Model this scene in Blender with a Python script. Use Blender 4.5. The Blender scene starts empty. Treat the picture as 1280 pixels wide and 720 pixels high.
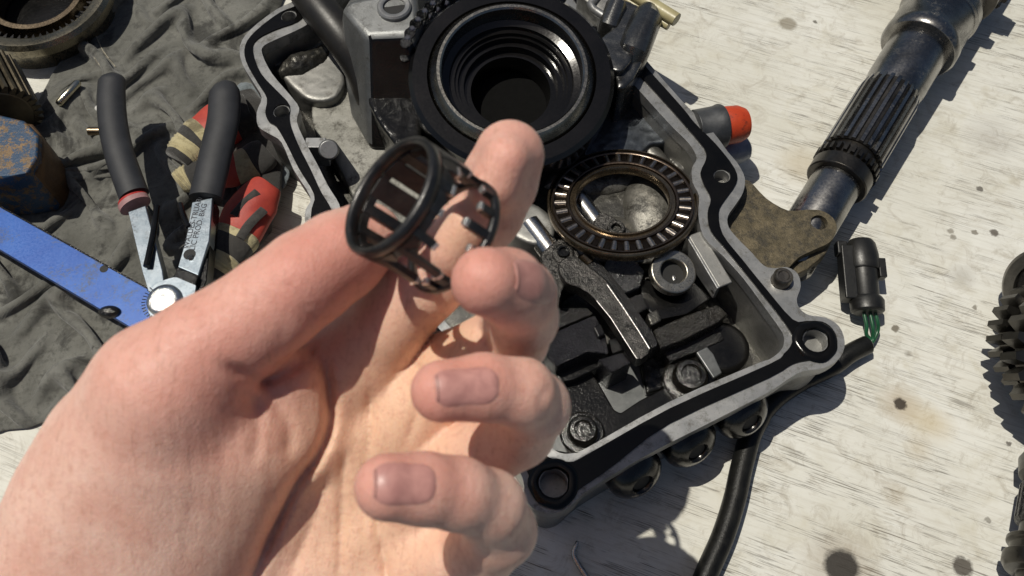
import bpy, bmesh, math, random
import numpy as np
from mathutils import Vector, Matrix, noise as mnoise
from mathutils.geometry import tessellate_polygon
R = math.radians
random.seed(7)
SC = bpy.context.scene
COL = SC.collection
# ------------------------------------------------------------------ camera, sky, sun, exposure
# lengths are written in millimetres and divided by 1000 when a mesh is made
TILT, DIST, FPX = R(27), 445.0, 1108.5
CAM = np.array([0, -DIST*math.sin(TILT), DIST*math.cos(TILT)])
FW = np.array([0, math.sin(TILT), -math.cos(TILT)])
UP = np.array([0, math.cos(TILT), math.sin(TILT)])
RT = np.array([1.0, 0, 0])
cd = bpy.data.cameras.new('camera')
cam = bpy.data.objects.new('camera', cd)
COL.objects.link(cam)
cam.location = CAM/1000
cam.rotation_euler = (TILT, 0, 0)
cd.sensor_width = 36
cd.lens = 36*FPX/1280
cd.clip_start = 0.01
cd.clip_end = 50
cd.dof.use_dof = True
cd.dof.focus_distance = 0.405
cd.dof.aperture_fstop = 21
SC.camera = cam
W = bpy.data.worlds.new('World')
SC.world = W
W.use_nodes = True
nt = W.node_tree
bg = nt.nodes['Background']
sky = nt.nodes.new('ShaderNodeTexSky')
sky.sky_type = 'NISHITA'
sky.sun_disc = False
sky.dust_density = 2.0
sky.ozone_density = 0.6
sky.air_density = 0.9
SUND = np.array([0.313, -0.115, -0.943]); SUND /= np.linalg.norm(SUND)
toS = -SUND
sky.sun_elevation = math.asin(toS[2])
sky.sun_rotation = math.atan2(toS[0], toS[1])
nt.links.new(sky.outputs[0], bg.inputs[0])
bg.inputs[1].default_value = 0.054
sd = bpy.data.lights.new('sun', 'SUN')
sun = bpy.data.objects.new('sun', sd)
COL.objects.link(sun)
sun.rotation_euler = Vector(toS).to_track_quat('Z', 'Y').to_euler()
sun.location = (0, 0, 2)
sd.energy = 4.7
sd.angle = R(0.5)
sd.color = (1, 0.945, 0.83)
SC.view_settings.view_transform = 'Standard'
SC.view_settings.look = 'None'
SC.view_settings.exposure = -0.40
SC.view_settings.gamma = 1
SC.cycles.use_denoising = True
SC.cycles.max_bounces = 8

# ------------------------------------------------------------------ where a point of the photograph lies in the place
def ray(px, py):
    return FW + RT*(px-640)/FPX + UP*(360-py)/FPX
def P(px, py, z=0.0):           # on the level z above the table
    d = ray(px, py)
    return CAM + d*((z-CAM[2])/d[2])
def D(px, py, d):               # at the distance d in front of the lens
    return CAM + ray(px, py)*d
def V(*a): return np.array(a, float)
def nrm(v): v = np.asarray(v, float); return v/(np.linalg.norm(v)+1e-12)
def smooth_loop(pts, n=3, closed=True):
    pts = [np.asarray(p, float) for p in pts]
    out = []
    N = len(pts)
    rng = range(N) if closed else range(N-1)
    for i in rng:
        if closed: p0, p1, p2, p3 = pts[i-1], pts[i], pts[(i+1) % N], pts[(i+2) % N]
        else: p0, p1, p2, p3 = pts[max(i-1, 0)], pts[i], pts[i+1], pts[min(i+2, N-1)]
        for k in range(n):
            t = k/n
            out.append(0.5*((2*p1)+(-p0+p2)*t+(2*p0-5*p1+4*p2-p3)*t*t+(-p0+3*p1-3*p2+p3)*t**3))
    if not closed: out.append(pts[-1])
    return out
def frame(ax, hint=(0, 0, 1)):
    a = nrm(ax); h = np.asarray(hint, float)
    if abs(a@nrm(h)) > 0.95: h = V(1, 0, 0) if abs(a[0]) < 0.9 else V(0, 1, 0)
    x = nrm(np.cross(h, a)); y = np.cross(a, x)
    return x, y, a
def rotv(v, axis, ang):
    v = np.asarray(v, float); a = nrm(axis)
    return v*math.cos(ang)+np.cross(a, v)*math.sin(ang)+a*(a@v)*(1-math.cos(ang))

# ------------------------------------------------------------------ mesh builder (mm)
class MB:
    def __init__(s): s.v = []; s.f = []
    def add(s, v, f):
        o = len(s.v); s.v += [tuple(map(float, p)) for p in v]; s.f += [tuple(i+o for i in q) for q in f]; return s
    def box(s, c, half, x=(1, 0, 0), y=(0, 1, 0), z=None, taper=1.0):
        x = nrm(x); y = np.asarray(y, float); y = nrm(y-x*(x@y)); z = np.cross(x, y) if z is None else nrm(z)
        c = np.asarray(c, float); v = []
        for k in (-1, 1):
            q = taper if k > 0 else 1
            for a, b in ((-1, -1), (1, -1), (1, 1), (-1, 1)):
                v.append(c+x*half[0]*a*q+y*half[1]*b*q+z*half[2]*k)
        return s.add(v, [(3, 2, 1, 0), (4, 5, 6, 7), (0, 1, 5, 4), (1, 2, 6, 5), (2, 3, 7, 6), (3, 0, 4, 7)])
    def tube(s, pts, r, n=12, cap=True, flat=1.0, hint=(0, 0, 1)):
        pts = [np.asarray(p, float) for p in pts]
        if not hasattr(r, '__len__'): r = [r]*len(pts)
        v = []; f = []
        x = None
        for i, p in enumerate(pts):
            t = nrm(pts[min(i+1, len(pts)-1)]-pts[max(i-1, 0)])
            if x is None: x, y, _ = frame(t, hint)
            else:
                x = nrm(x-t*(x@t)); y = np.cross(t, x)
            for k in range(n):
                a = 2*math.pi*k/n
                v.append(p+x*math.cos(a)*r[i]+y*math.sin(a)*r[i]*flat)
        for i in range(len(pts)-1):
            for k in range(n):
                k2 = (k+1) % n
                f.append((i*n+k, i*n+k2, (i+1)*n+k2, (i+1)*n+k))
        if cap:
            f.append(tuple(reversed(range(n)))); f.append(tuple((len(pts)-1)*n+k for k in range(n)))
        return s.add(v, f)
    def lathe(s, o, ax, prof, n=40, closed=False, x=None, a0=0, a1=2*math.pi, fn=None):
        """prof: (distance along the axis, radius); closed: the profile is a loop (a ring)"""
        fx, fy, a = frame(ax) if x is None else (nrm(x), np.cross(nrm(ax), nrm(x)), nrm(ax))
        full = abs(a1-a0-2*math.pi) < 1e-6
        m = n if full else n+1
        v = []; f = []; L = len(prof)
        for k in range(m):
            t = a0+(a1-a0)*k/n
            d = fx*math.cos(t)+fy*math.sin(t)
            for i, (h, r) in enumerate(prof):
                rr = r if fn is None else r+fn(t, i)
                v.append(np.asarray(o, float)+a*h+d*rr)
        for k in range(n):
            k2 = (k+1) % m
            for i in range(L if closed else L-1):
                i2 = (i+1) % L
                f.append((k*L+i, k*L+i2, k2*L+i2, k2*L+i))
        if not closed and full:
            f.append(tuple(k*L for k in range(m))); f.append(tuple(k*L+L-1 for k in reversed(range(m))))
        if not full:
            f.append(tuple(range(L))); f.append(tuple(reversed([n*L+i for i in range(L)])))
        return s.add(v, f)
    def prism(s, loop, lo, hi, holes=(), up=(0, 0, 1), topscale=None):
        """a sheet with holes between two levels; loop points are 3D, moved along up by lo and hi"""
        up = np.asarray(up, float)
        loops = [[np.asarray(p, float) for p in loop]]+[[np.asarray(p, float) for p in h] for h in holes]
        fx, fy, _ = frame(up, (0, 1, 0))
        flat = [[Vector((p@fx, p@fy, 0)) for p in l] for l in loops]
        tri = tessellate_polygon(flat)
        allp = [p for l in loops for p in l]; n = len(allp)
        v = [p+up*lo for p in allp]+[p+up*hi for p in allp]
        f = []
        for t in tri:
            a, b, c = (flat_all for flat_all in t)
            fa = [q for l in flat for q in l]
            ar = (fa[b]-fa[a]).cross(fa[c]-fa[a]).z
            if ar < 0: a, b, c = a, c, b
            f.append((a+n, b+n, c+n)); f.append((c, b, a))
        o = 0
        for l in loops:
            m = len(l)
            for i in range(m):
                j = (i+1) % m
                f.append((o+i, o+j, o+j+n, o+i+n))
            o += m
        return s.add(v, f)
    def ball(s, c, r, n=12, m=8, sq=(1, 1, 1)):
        v = [np.asarray(c)+V(0, 0, r*sq[2])]; f = []
        for i in range(1, m):
            for k in range(n):
                a, b = math.pi*i/m, 2*math.pi*k/n
                v.append(np.asarray(c)+V(r*sq[0]*math.sin(a)*math.cos(b), r*sq[1]*math.sin(a)*math.sin(b), r*sq[2]*math.cos(a)))
        v.append(np.asarray(c)-V(0, 0, r*sq[2]))
        for k in range(n):
            k2 = (k+1) % n
            f.append((0, 1+k, 1+k2)); f.append((len(v)-1, 1+(m-2)*n+k2, 1+(m-2)*n+k))
            for i in range(m-2): f.append((1+i*n+k, 1+(i+1)*n+k, 1+(i+1)*n+k2, 1+i*n+k2))
        return s.add(v, f)
    def build(s, name, mat, parent=None, bevel=0, smooth=True, angle=40, kind=None, seg=2, label=None, fix=True, mat2=None):
        base = np.array(parent.location)*1000 if parent is not None and parent.get('_root') else (np.array(parent['_base']) if parent is not None else None)
        if parent is None:
            a = np.array(s.v); base = V((a[:, 0].min()+a[:, 0].max())/2, (a[:, 1].min()+a[:, 1].max())/2, a[:, 2].min())
        me = bpy.data.meshes.new(name)
        me.from_pydata([tuple((np.array(p)-base)/1000) for p in s.v], [], s.f)
        if fix:
            bm = bmesh.new(); bm.from_mesh(me)
            bmesh.ops.recalc_face_normals(bm, faces=bm.faces); bm.to_mesh(me); bm.free()
        me.materials.append(mat)
        if mat2 is not None:
            me.materials.append(mat2[0])
            for p in me.polygons:
                if mat2[1](p.normal): p.material_index = 1
        ob = bpy.data.objects.new(name, me); COL.objects.link(ob)
        if parent is not None: ob.parent = parent
        else: ob.location = base/1000
        ob['_base'] = [float(q) for q in base]
        if smooth:
            me.shade_smooth()
            try: me.set_sharp_from_angle(angle=R(angle))
            except Exception: pass
        if bevel:
            b = ob.modifiers.new('bevel', 'BEVEL'); b.width = bevel/1000; b.segments = seg; b.limit_method = 'ANGLE'; b.angle_limit = R(35); b.harden_normals = True
        if kind: ob['kind'] = kind
        if label: ob['label'] = label
        return ob
def thing(name, label, cat, loc, group=None):
    o = bpy.data.objects.new(name, None); COL.objects.link(o)
    o.location = np.asarray(loc)/1000; o['_root'] = 1; o['label'] = label; o['category'] = cat
    o.empty_display_size = 0.01
    if group: o['group'] = group
    return o
def tag(o, label, cat, group=None):
    o['label'] = label; o['category'] = cat
    if group: o['group'] = group
    return o
def circ(c, r, n=20, ax=(0, 0, 1)):
    x, y, a = frame(ax, (0, 1, 0))
    return [np.asarray(c)+x*r*math.cos(2*math.pi*k/n)+y*r*math.sin(2*math.pi*k/n) for k in range(n)]
def inset(loop, d):
    """moves a loop inwards by d (mm), in plan"""
    L = [np.asarray(p, float) for p in loop]; n = len(L)
    area = sum(L[i][0]*L[(i+1) % n][1]-L[(i+1) % n][0]*L[i][1] for i in range(n))
    sg = 1 if area > 0 else -1
    out = []
    for i in range(n):
        t = nrm((L[(i+1) % n]-L[i-1])*V(1, 1, 0))
        out.append(L[i]+V(-t[1], t[0], 0)*d*sg)
    return out

TEX = {}
def organic(ob, voxel=0.8, disp=0.6, size=3.0, smooth=2):
    """turns a hard block into a rough casting: rounded, uneven skin"""
    for m in [m for m in ob.modifiers if m.type == 'BEVEL']: ob.modifiers.remove(m)
    r = ob.modifiers.new('cast', 'REMESH'); r.mode = 'VOXEL'; r.voxel_size = voxel/1000; r.use_smooth_shade = True
    s = ob.modifiers.new('round', 'SMOOTH'); s.factor = 0.6; s.iterations = smooth
    if size not in TEX:
        t = bpy.data.textures.new('cast_relief', 'CLOUDS'); t.noise_scale = size/1000; t.noise_depth = 2; TEX[size] = t
    d = ob.modifiers.new('relief', 'DISPLACE'); d.texture = TEX[size]; d.texture_coords = 'LOCAL'; d.strength = disp*2/1000; d.mid_level = 0.5
    return ob
# ------------------------------------------------------------------ materials
def nodes(name):
    m = bpy.data.materials.new(name); m.use_nodes = True
    return m, m.node_tree.nodes, m.node_tree.links, m.node_tree.nodes['Principled BSDF']
def coords(N, L, scale=(1000, 1000, 1000), rot=(0, 0, 0), pre=None):
    tc = N.new('ShaderNodeTexCoord'); mp = N.new('ShaderNodeMapping')
    mp.inputs['Scale'].default_value = scale
    if rot != (0, 0, 0):
        m0 = N.new('ShaderNodeMapping'); m0.inputs['Rotation'].default_value = rot
        L.new(tc.outputs['Object'], m0.inputs[0]); L.new(m0.outputs[0], mp.inputs[0])
    else: L.new(tc.outputs['Object'], mp.inputs[0])
    return mp.outputs[0]
def noise(N, L, vec, scale, detail=5, rough=0.6, dist=0.0):
    n = N.new('ShaderNodeTexNoise'); n.inputs['Scale'].default_value = scale; n.inputs['Detail'].default_value = detail
    n.inputs['Roughness'].default_value = rough; n.inputs['Distortion'].default_value = dist
    L.new(vec, n.inputs['Vector']); return n.outputs['Fac']
def ramp(N, L, fac, a, b, ca=(0, 0, 0, 1), cb=(1, 1, 1, 1), mid=None):
    r = N.new('ShaderNodeValToRGB'); e = r.color_ramp.elements
    e[0].position = a; e[1].position = b; e[0].color = ca; e[1].color = cb
    if mid: q = e.new(mid[0]); q.color = mid[1]
    L.new(fac, r.inputs[0]); return r.outputs[0]
def mixc(N, L, fac, a, b, mode='MIX'):
    m = N.new('ShaderNodeMix'); m.data_type = 'RGBA'; m.blend_type = mode; m.clamp_factor = True
    for sock, val in ((m.inputs[0], fac), (m.inputs[6], a), (m.inputs[7], b)):
        if hasattr(val, 'links'): L.new(val, sock)
        else: sock.default_value = val if not isinstance(val, tuple) or len(val) == 4 else (*val, 1)
    return m.outputs[2]
def mth(N, L, op, a, b=0.0, c=None, clamp=False):
    m = N.new('ShaderNodeMath'); m.operation = op; m.use_clamp = clamp
    for i, val in enumerate((a, b) if c is None else (a, b, c)):
        if hasattr(val, 'links'): L.new(val, m.inputs[i])
        else: m.inputs[i].default_value = val
    return m.outputs[0]
def bumpn(N, L, bs, h, strength=0.5, dist=0.3, prev=None):
    b = N.new('ShaderNodeBump'); b.inputs['Strength'].default_value = strength; b.inputs['Distance'].default_value = dist/1000
    L.new(h, b.inputs['Height'])
    if prev is not None: L.new(prev, b.inputs['Normal'])
    if bs is not None: L.new(b.outputs[0], bs.inputs['Normal'])
    return b.outputs[0]
def c4(c): return (*c, 1) if len(c) == 3 else c
def metal(name, c1, c2, rough=(0.25, 0.45), met=1.0, s1=0.15, s2=1.6, bump=0.3, bd=0.15, dirt=None, dirt_at=(0.55, 0.7), coat=0.0, fine=None, spec=0.5):
    """mottled metal: two tones, uneven gloss, fine relief, and patches of dirt or oil"""
    m, N, L, b = nodes(name); v = coords(N, L)
    n1 = noise(N, L, v, s1, 6, 0.65, 0.4); n2 = noise(N, L, v, s2, 5, 0.7)
    col = mixc(N, L, ramp(N, L, n1, 0.35, 0.65), c4(c1), c4(c2))
    rg = mth(N, L, 'MULTIPLY_ADD', ramp(N, L, n2, 0.3, 0.7), rough[1]-rough[0], rough[0])
    mt = met
    if dirt is not None:
        mk = ramp(N, L, mth(N, L, 'MULTIPLY_ADD', n2, 0.35, mth(N, L, 'MULTIPLY', noise(N, L, v, s1*1.7, 6, 0.7), 0.75)), dirt_at[0], dirt_at[1])
        col = mixc(N, L, mk, col, c4(dirt))
        mt = mth(N, L, 'MULTIPLY_ADD', mk, -met*0.8, met)
        L.new(mt, b.inputs['Metallic'])
    else: b.inputs['Metallic'].default_value = met
    L.new(col, b.inputs['Base Color']); L.new(rg, b.inputs['Roughness'])
    b.inputs['Coat Weight'].default_value = coat; b.inputs['Coat Roughness'].default_value = 0.12
    b.inputs['Specular IOR Level'].default_value = spec
    h = n2 if fine is None else noise(N, L, v, fine, 4, 0.7)
    o = bumpn(N, L, b, h, bump, bd)
    if coat: L.new(o, b.inputs['Coat Normal'])
    return m
def plain(name, c, rough=0.5, met=0.0, c2=None, s=0.3, bump=0.15, bd=0.1, fine=2.0, coat=0.0, spec=0.5):
    return metal(name, c, c2 or tuple(q*0.75 for q in c), (rough*0.85, min(1, rough*1.15)), met, s, fine, bump, bd, coat=coat, spec=spec)
# ------------------------------------------------------------------ the painted board everything lies on
def table_mat():
    m, N, L, b = nodes('weathered_white_paint')
    v = coords(N, L)
    fl = noise(N, L, v, 0.012, 6, 0.6, 0.3); md = noise(N, L, v, 0.06, 6, 0.65, 0.5); fi = noise(N, L, v, 0.5, 5, 0.7)
    gr = noise(N, L, coords(N, L, (38, 620, 500), (0, 0, R(21))), 1.0, 6, 0.62, 0.25)     # grain, running down to the right
    g2 = noise(N, L, coords(N, L, (45, 2100, 900), (0, 0, R(21))), 1.0, 4, 0.6, 0.2)
    col = mixc(N, L, ramp(N, L, fl, 0.35, 0.65), (0.55, 0.54, 0.475, 1), (0.66, 0.66, 0.62, 1))
    col = mixc(N, L, ramp(N, L, md, 0.52, 0.75, cb=(0.55, 0.55, 0.55, 1)), col, (0.47, 0.44, 0.34, 1))
    col = mixc(N, L, ramp(N, L, gr, 0.48, 0.70, cb=(0.42, 0.42, 0.42, 1)), col, (0.42, 0.39, 0.33, 1))
    col = mixc(N, L, ramp(N, L, noise(N, L, v, 0.08, 8, 0.78, 1.2), 0.52, 0.66, cb=(0.6, 0.6, 0.6, 1)), col, (0.36, 0.33, 0.27, 1))
    msk = ramp(N, L, noise(N, L, v, 0.02, 4, 0.6, 0.4), 0.40, 0.60)
    crk = mth(N, L, 'MULTIPLY', ramp(N, L, g2, 0.53, 0.59), ramp(N, L, noise(N, L, coords(N, L, (30, 150, 100), (0, 0, R(21))), 1.0, 4, 0.6), 0.46, 0.53))
    crk = mth(N, L, 'MULTIPLY', crk, mth(N, L, 'MULTIPLY_ADD', msk, 0.75, 0.25))
    col = mixc(N, L, mth(N, L, 'MULTIPLY', crk, 0.85), col, (0.10, 0.085, 0.065, 1))
    # stains with a place of their own: x, y, radius (mm), darkness, tone
    sp = [(1125, 505, 3.6, .95, (0.03, 0.02, 0.012)), (1125, 505, 9, .45, (0.30, 0.20, 0.08)), (1052, 709, 9.0, .97, (0.02, 0.016, 0.012)), (1052, 709, 15, .5, (0.25, 0.19, 0.12)),
          (1203, 708, 5.0, .9, (0.05, 0.04, 0.03)), (1119, 410, 2.2, .8, (0.08, 0.06, 0.03)), (1243, 291, 2.6, .85, (0.06, 0.045, 0.03)), (1218, 290, 1.8, .7, (0.08, 0.06, 0.03)),
          (1188, 289, 2.2, .6, (0.10, 0.08, 0.05)), (1192, 297, 1.8, .6, (0.1, 0.08, 0.05)), (1225, 236, 2.3, .8, (0.05, 0.04, 0.03)), (1261, 555, 1.4, .8, (0.05, 0.04, 0.03)), (985, 30, 6.0, .65, (0.14, 0.11, 0.06)),
          (1019, 27, 1.5, .8, (0.06, 0.05, 0.03)), (1203, 346, 7.0, .35, (0.2, 0.18, 0.15)), (1219, 384, 1.4, .7, (0.1, 0.08, 0.05)), (1235, 650, 1.6, .6, (0.1, 0.09, 0.07)), (1135, 442, 1.8, .5, (0.1, 0.08, 0.05)),
          (1150, 522, 9, .30, (0.42, 0.30, 0.10)), (1172, 533, 8, .30, (0.42, 0.30, 0.10)), (1148, 560, 6, .25, (0.40, 0.29, 0.12)), (1120, 620, 6, .28, (0.34, 0.26, 0.14)), (1240, 170, 14, .30, (0.30, 0.28, 0.25)), (15, 70, 10, .25, (0.3, 0.25, 0.18)),
          (1000, 205, 12, .35, (0.38, 0.29, 0.14)), (1035, 290, 12, .3, (0.45, 0.36, 0.2))]
    tc = N.new('ShaderNodeTexCoord'); gm = N.new('ShaderNodeNewGeometry')
    wob = N.new('ShaderNodeTexNoise'); wob.inputs['Scale'].default_value = 0.25; wob.inputs['Detail'].default_value = 8; wob.inputs['Roughness'].default_value = 0.75; L.new(v, wob.inputs['Vector'])
    va = N.new('ShaderNodeVectorMath'); va.operation = 'MULTIPLY_ADD'; L.new(wob.outputs['Color'], va.inputs[0]); va.inputs[1].default_value = (0.005, 0.005, 0); L.new(gm.outputs['Position'], va.inputs[2])
    for x, y, r, k, c in sorted(sp, key=lambda q: -q[2]):
        p = P(x, y, 0)/1000
        d = N.new('ShaderNodeVectorMath'); d.operation = 'DISTANCE'; L.new(va.outputs[0], d.inputs[0]); d.inputs[1].default_value = (p[0]+.0025, p[1]+.0025, 0)
        f = ramp(N, L, mth(N, L, 'MULTIPLY', d.outputs['Value'], 1000/(r*1.25)/1.6), 0.34 if k > .55 else 0.15, 0.50 if k > .55 else 0.65, (k, k, k, 1), (0, 0, 0, 1))
        col = mixc(N, L, f, col, c4(c))
    L.new(col, b.inputs['Base Color'])
    L.new(mth(N, L, 'MULTIPLY_ADD', md, 0.35, 0.38), b.inputs['Roughness'])
    h = mth(N, L, 'SUBTRACT', mth(N, L, 'MULTIPLY_ADD', gr, 0.6, mth(N, L, 'MULTIPLY', fi, 0.4)), mth(N, L, 'MULTIPLY', crk, 0.8))
    bumpn(N, L, b, h, 0.35, 0.5)
    return m
tb = MB().box((0, 40, -9), (560, 430, 9)).build('table_top', table_mat(), bevel=2, kind='structure')

# ------------------------------------------------------------------ materials of the machine parts
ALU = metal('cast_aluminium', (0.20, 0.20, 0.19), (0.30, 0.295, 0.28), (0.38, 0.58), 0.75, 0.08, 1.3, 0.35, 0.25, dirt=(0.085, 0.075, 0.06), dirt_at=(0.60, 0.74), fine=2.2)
ALU_FACE = metal('machined_aluminium', (0.22, 0.225, 0.23), (0.32, 0.32, 0.318), (0.34, 0.52), 0.7, 0.10, 1.8, 0.35, 0.12, dirt=(0.07, 0.065, 0.055), dirt_at=(0.55, 0.72), fine=3)
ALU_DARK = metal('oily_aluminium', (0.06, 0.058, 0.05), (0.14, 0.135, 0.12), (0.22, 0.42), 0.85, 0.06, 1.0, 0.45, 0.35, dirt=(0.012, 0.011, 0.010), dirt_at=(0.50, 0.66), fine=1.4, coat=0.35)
IRON_OIL = metal('oily_black_iron', (0.005, 0.005, 0.006), (0.014, 0.013, 0.013), (0.12, 0.28), 0.3, 0.10, 1.6, 1.0, 1.3, fine=0.5, coat=0.2)
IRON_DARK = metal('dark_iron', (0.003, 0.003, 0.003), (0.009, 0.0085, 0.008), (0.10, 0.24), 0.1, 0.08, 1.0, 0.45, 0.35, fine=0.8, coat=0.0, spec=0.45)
FORK = metal('oily_fork_steel', (0.03, 0.029, 0.027), (0.085, 0.08, 0.075), (0.22, 0.42), 0.9, 0.15, 1.8, 0.9, 0.9, fine=0.6, coat=0.2)
STEEL = metal('bright_steel', (0.36, 0.35, 0.34), (0.50, 0.49, 0.47), (0.20, 0.34), 1.0, 0.12, 1.0, 0.1, 0.05)
STEEL_D = metal('brown_steel', (0.14, 0.105, 0.07), (0.26, 0.20, 0.13), (0.20, 0.38), 0.95, 0.10, 1.2, 0.2, 0.08, coat=0.3)
RUBBER = metal('black_gasket', (0.002, 0.002, 0.002), (0.005, 0.0048, 0.0045), (0.10, 0.22), 0.0, 0.05, 0.8, 0.3, 0.12, coat=0.0, spec=0.3)
OIL = metal('black_oil', (0.004, 0.0035, 0.003), (0.009, 0.008, 0.006), (0.08, 0.2), 0.0, 0.05, 0.5, 0.6, 0.7, coat=0.3)
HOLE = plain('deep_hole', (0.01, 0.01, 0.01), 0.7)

# ------------------------------------------------------------------ the gearbox case, open face up
H = 43.0
def LP(pts, z, n=3, closed=True): return smooth_loop([P(x, y, z) for x, y in pts], n, closed)
oO = [(654, 600), (656, 622), (668, 636), (688, 642), (708, 636), (726, 620), (742, 608), (775, 588), (823, 561), (892, 526), (961, 490), (985, 474), (1004, 464), (1030, 460), (1050, 447), (1056, 428), (1049, 408), (1032, 397), (1012, 394), (1000, 386), (996, 374), (1001, 358), (997, 342), (984, 334), (969, 335), (955, 332), (940, 316), (923, 299), (911, 284), (910, 270), (920, 255), (929, 240), (931, 222), (922, 204), (910, 190), (897, 172), (880, 152), (864, 138), (840, 112), (800, 66), (770, 30), (735, -10), (690, -60), (560, -110), (430, -60), (375, -5), (345, 12), (313, 37), (300, 57), (303, 80), (318, 105), (327, 122), (321, 140), (323, 158), (338, 168), (352, 178), (367, 212), (388, 246), (382, 262), (382, 280), (395, 298), (415, 305), (440, 322), (500, 387), (538, 430), (588, 500), (638, 570)]
oGO = [(663, 600), (665, 618), (678, 630), (692, 632), (710, 626), (724, 612), (742, 600), (770, 580), (837, 530), (961, 473), (990, 456), (1012, 451), (1030, 450), (1043, 440), (1046, 427), (1040, 412), (1027, 403), (1008, 402), (990, 400), (957, 362), (927, 325), (903, 294), (898, 267), (905, 252), (920, 230), (918, 212), (895, 182), (868, 155), (852, 135), (800, 77), (770, 43), (735, 4), (690, -46), (560, -98), (432, -48), (378, 3), (350, 17), (320, 40), (307, 58), (308, 78), (322, 104), (334, 124), (332, 142), (337, 154), (346, 160), (358, 180), (374, 212), (393, 244), (390, 262), (390, 278), (402, 292), (422, 302), (493, 376), (545, 428), (595, 497), (646, 568)]
oGI = [(672, 558), (685, 572), (712, 578), (735, 568), (837, 511), (961, 456), (979, 443), (989, 430), (987, 415), (957, 375), (907, 313), (888, 290), (884, 267), (888, 250), (880, 233), (875, 217), (882, 200), (879, 186), (853, 155), (838, 138), (790, 85), (755, 45), (720, 5), (680, -38), (560, -88), (440, -38), (388, 12), (372, 28), (345, 38), (322, 50), (316, 64), (326, 92), (348, 116), (362, 132), (362, 152), (372, 180), (388, 212), (401, 240), (414, 262), (416, 282), (430, 300), (500, 366), (552, 415), (602, 480), (648, 530)]
oI = [(684, 554), (700, 566), (718, 566), (735, 559), (837, 502), (945, 455), (962, 449), (975, 439), (980, 428), (977, 414), (955, 383), (930, 349), (905, 321), (880, 296), (873, 268), (874, 245), (866, 228), (865, 210), (871, 197), (861, 179), (845, 163), (828, 145), (780, 92), (745, 54), (710, 14), (670, -26), (560, -73), (448, -22), (402, 16), (380, 33), (350, 47), (330, 57), (328, 68), (340, 92), (362, 118), (374, 135), (371, 152), (382, 178), (397, 206), (410, 232), (424, 255), (428, 275), (440, 292), (512, 358), (562, 408), (612, 470), (660, 524)]
holes_px = [(692, 604, 5.6), (1019, 426, 5.2), (902, 221, 3.6), (976, 351, 4.6), (352, 140, 3.8), (361, 21, 3.8), (404, 277, 3.8)]
case = thing('transmission_case', 'open aluminium gearbox case with black gasket round its rim, lying on the white board', 'gearbox case', P(760, 330, 0))
LO, LI = LP(oO, H), LP(oI, H)
hl = [circ(P(x, y, H), r) for x, y, r in holes_px]
MB().prism(LO, -7, 0, [LI]+hl).build('flange', ALU_FACE, case, bevel=0.5, smooth=True, angle=35)
# the side below the rim: set back, with the bosses running down to the table
wo = inset(LO, 3.2); wi = inset(LI, -0.4)
MB().prism(wo, -(H-.4), -7.01, [wi]).build('side_wall', ALU, case, bevel=0.4)
gb = MB()
for x, y, r in holes_px[:4]: gb.prism(circ(P(x, y, H), r+5.6, 28), -13 if r > 4 else -20, -7.02, [circ(P(x, y, H), r+.1)])
for x, y, r in holes_px[4:]: gb.prism(circ(P(x, y, H), r+4.6, 28), -(H-1), -7.02, [circ(P(x, y, H), r+.1)])
gb.build('bolt_boss', ALU, case, bevel=0.5, kind='stuff')
MB().prism(LP(oGO, H), 0.02, 0.9, [LP(oGI, H)]+[circ(P(x, y, H), r+.4) for i, (x, y, r) in enumerate(holes_px) if i != 3]).build('gasket', RUBBER, case, bevel=0.35)
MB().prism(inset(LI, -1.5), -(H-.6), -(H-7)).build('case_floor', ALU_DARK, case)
rs = np.random.RandomState(5)
# bead of black sealant swollen round the two big holes
for x, y, r in (holes_px[0], holes_px[1]):
    c = P(x, y, H+0.9)
    pr = [(0.0, r+0.4), (0.9, r+1.0), (1.2, r+2.4), (0.8, r+3.9), (0.0, r+4.6)]
    MB().lathe(c, (0, 0, 1), pr, 40, closed=True, fn=lambda t, i, p=x: 0.25*math.sin(3*t+p)+0.15*math.sin(7*t)).build('sealant_ring', RUBBER, case)
# stud in the small boss
c = P(976, 351, H)
sc_ = MB().lathe(c-V(0, 0, 3), (0, 0, 1), [(0, 4.4), (7.2, 4.4), (8.4, 3.4), (8.4, 2.6), (7.8, 2.2), (7.8, 0.2)], 32)
sc_.build('dowel_stud', metal('stud_steel', (0.10, 0.09, 0.08), (0.22, 0.20, 0.17), (0.25, 0.4), 0.9), case)
# lug standing up from the inner rim at the far left
MB().tube([P(411, 187, z) for z in (8, H-10, H-1.5, H)], [5.5, 5.2, 5.0, 4.4], 24).box((P(398, 190, H-9)), (5, 3.0, 8)).build('lug_post', ALU_FACE, case, bevel=0.4)
# three domed plugs in the lower outer wall
wall_dir = nrm(P(961, 473, 30)-P(740, 590, 30)); wn = nrm(np.cross(wall_dir, V(0, 0, 1)))
if wn[1] > 0: wn = -wn
PLUG = metal('oily_plug', (0.02, 0.019, 0.018), (0.05, 0.048, 0.045), (0.16, 0.3), 0.9, 0.1, 0.9, 0.3, 0.2, coat=0.4)
wn = nrm(wn+V(0, 0, 0.45))
for i, (x, y) in enumerate([(932, 522), (866, 558), (797, 597)]):
    c0 = P(x, y, 27)
    pg = MB().lathe(c0-wn*6, wn, [(-4, 12.6), (4.0, 12.6), (6.0, 12.0), (8.6, 9.6), (10.2, 6.8), (10.6, 5.2), (10.0, 4.6), (8.4, 4.2), (8.2, 0.1)], 44).build('core_plug', PLUG, case)
    MB().lathe(c0-wn*6, wn, [(8.9, 4.1), (9.0, 2.0), (9.0, 0.1)], 24).build('plug_recess', HOLE, pg)
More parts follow.
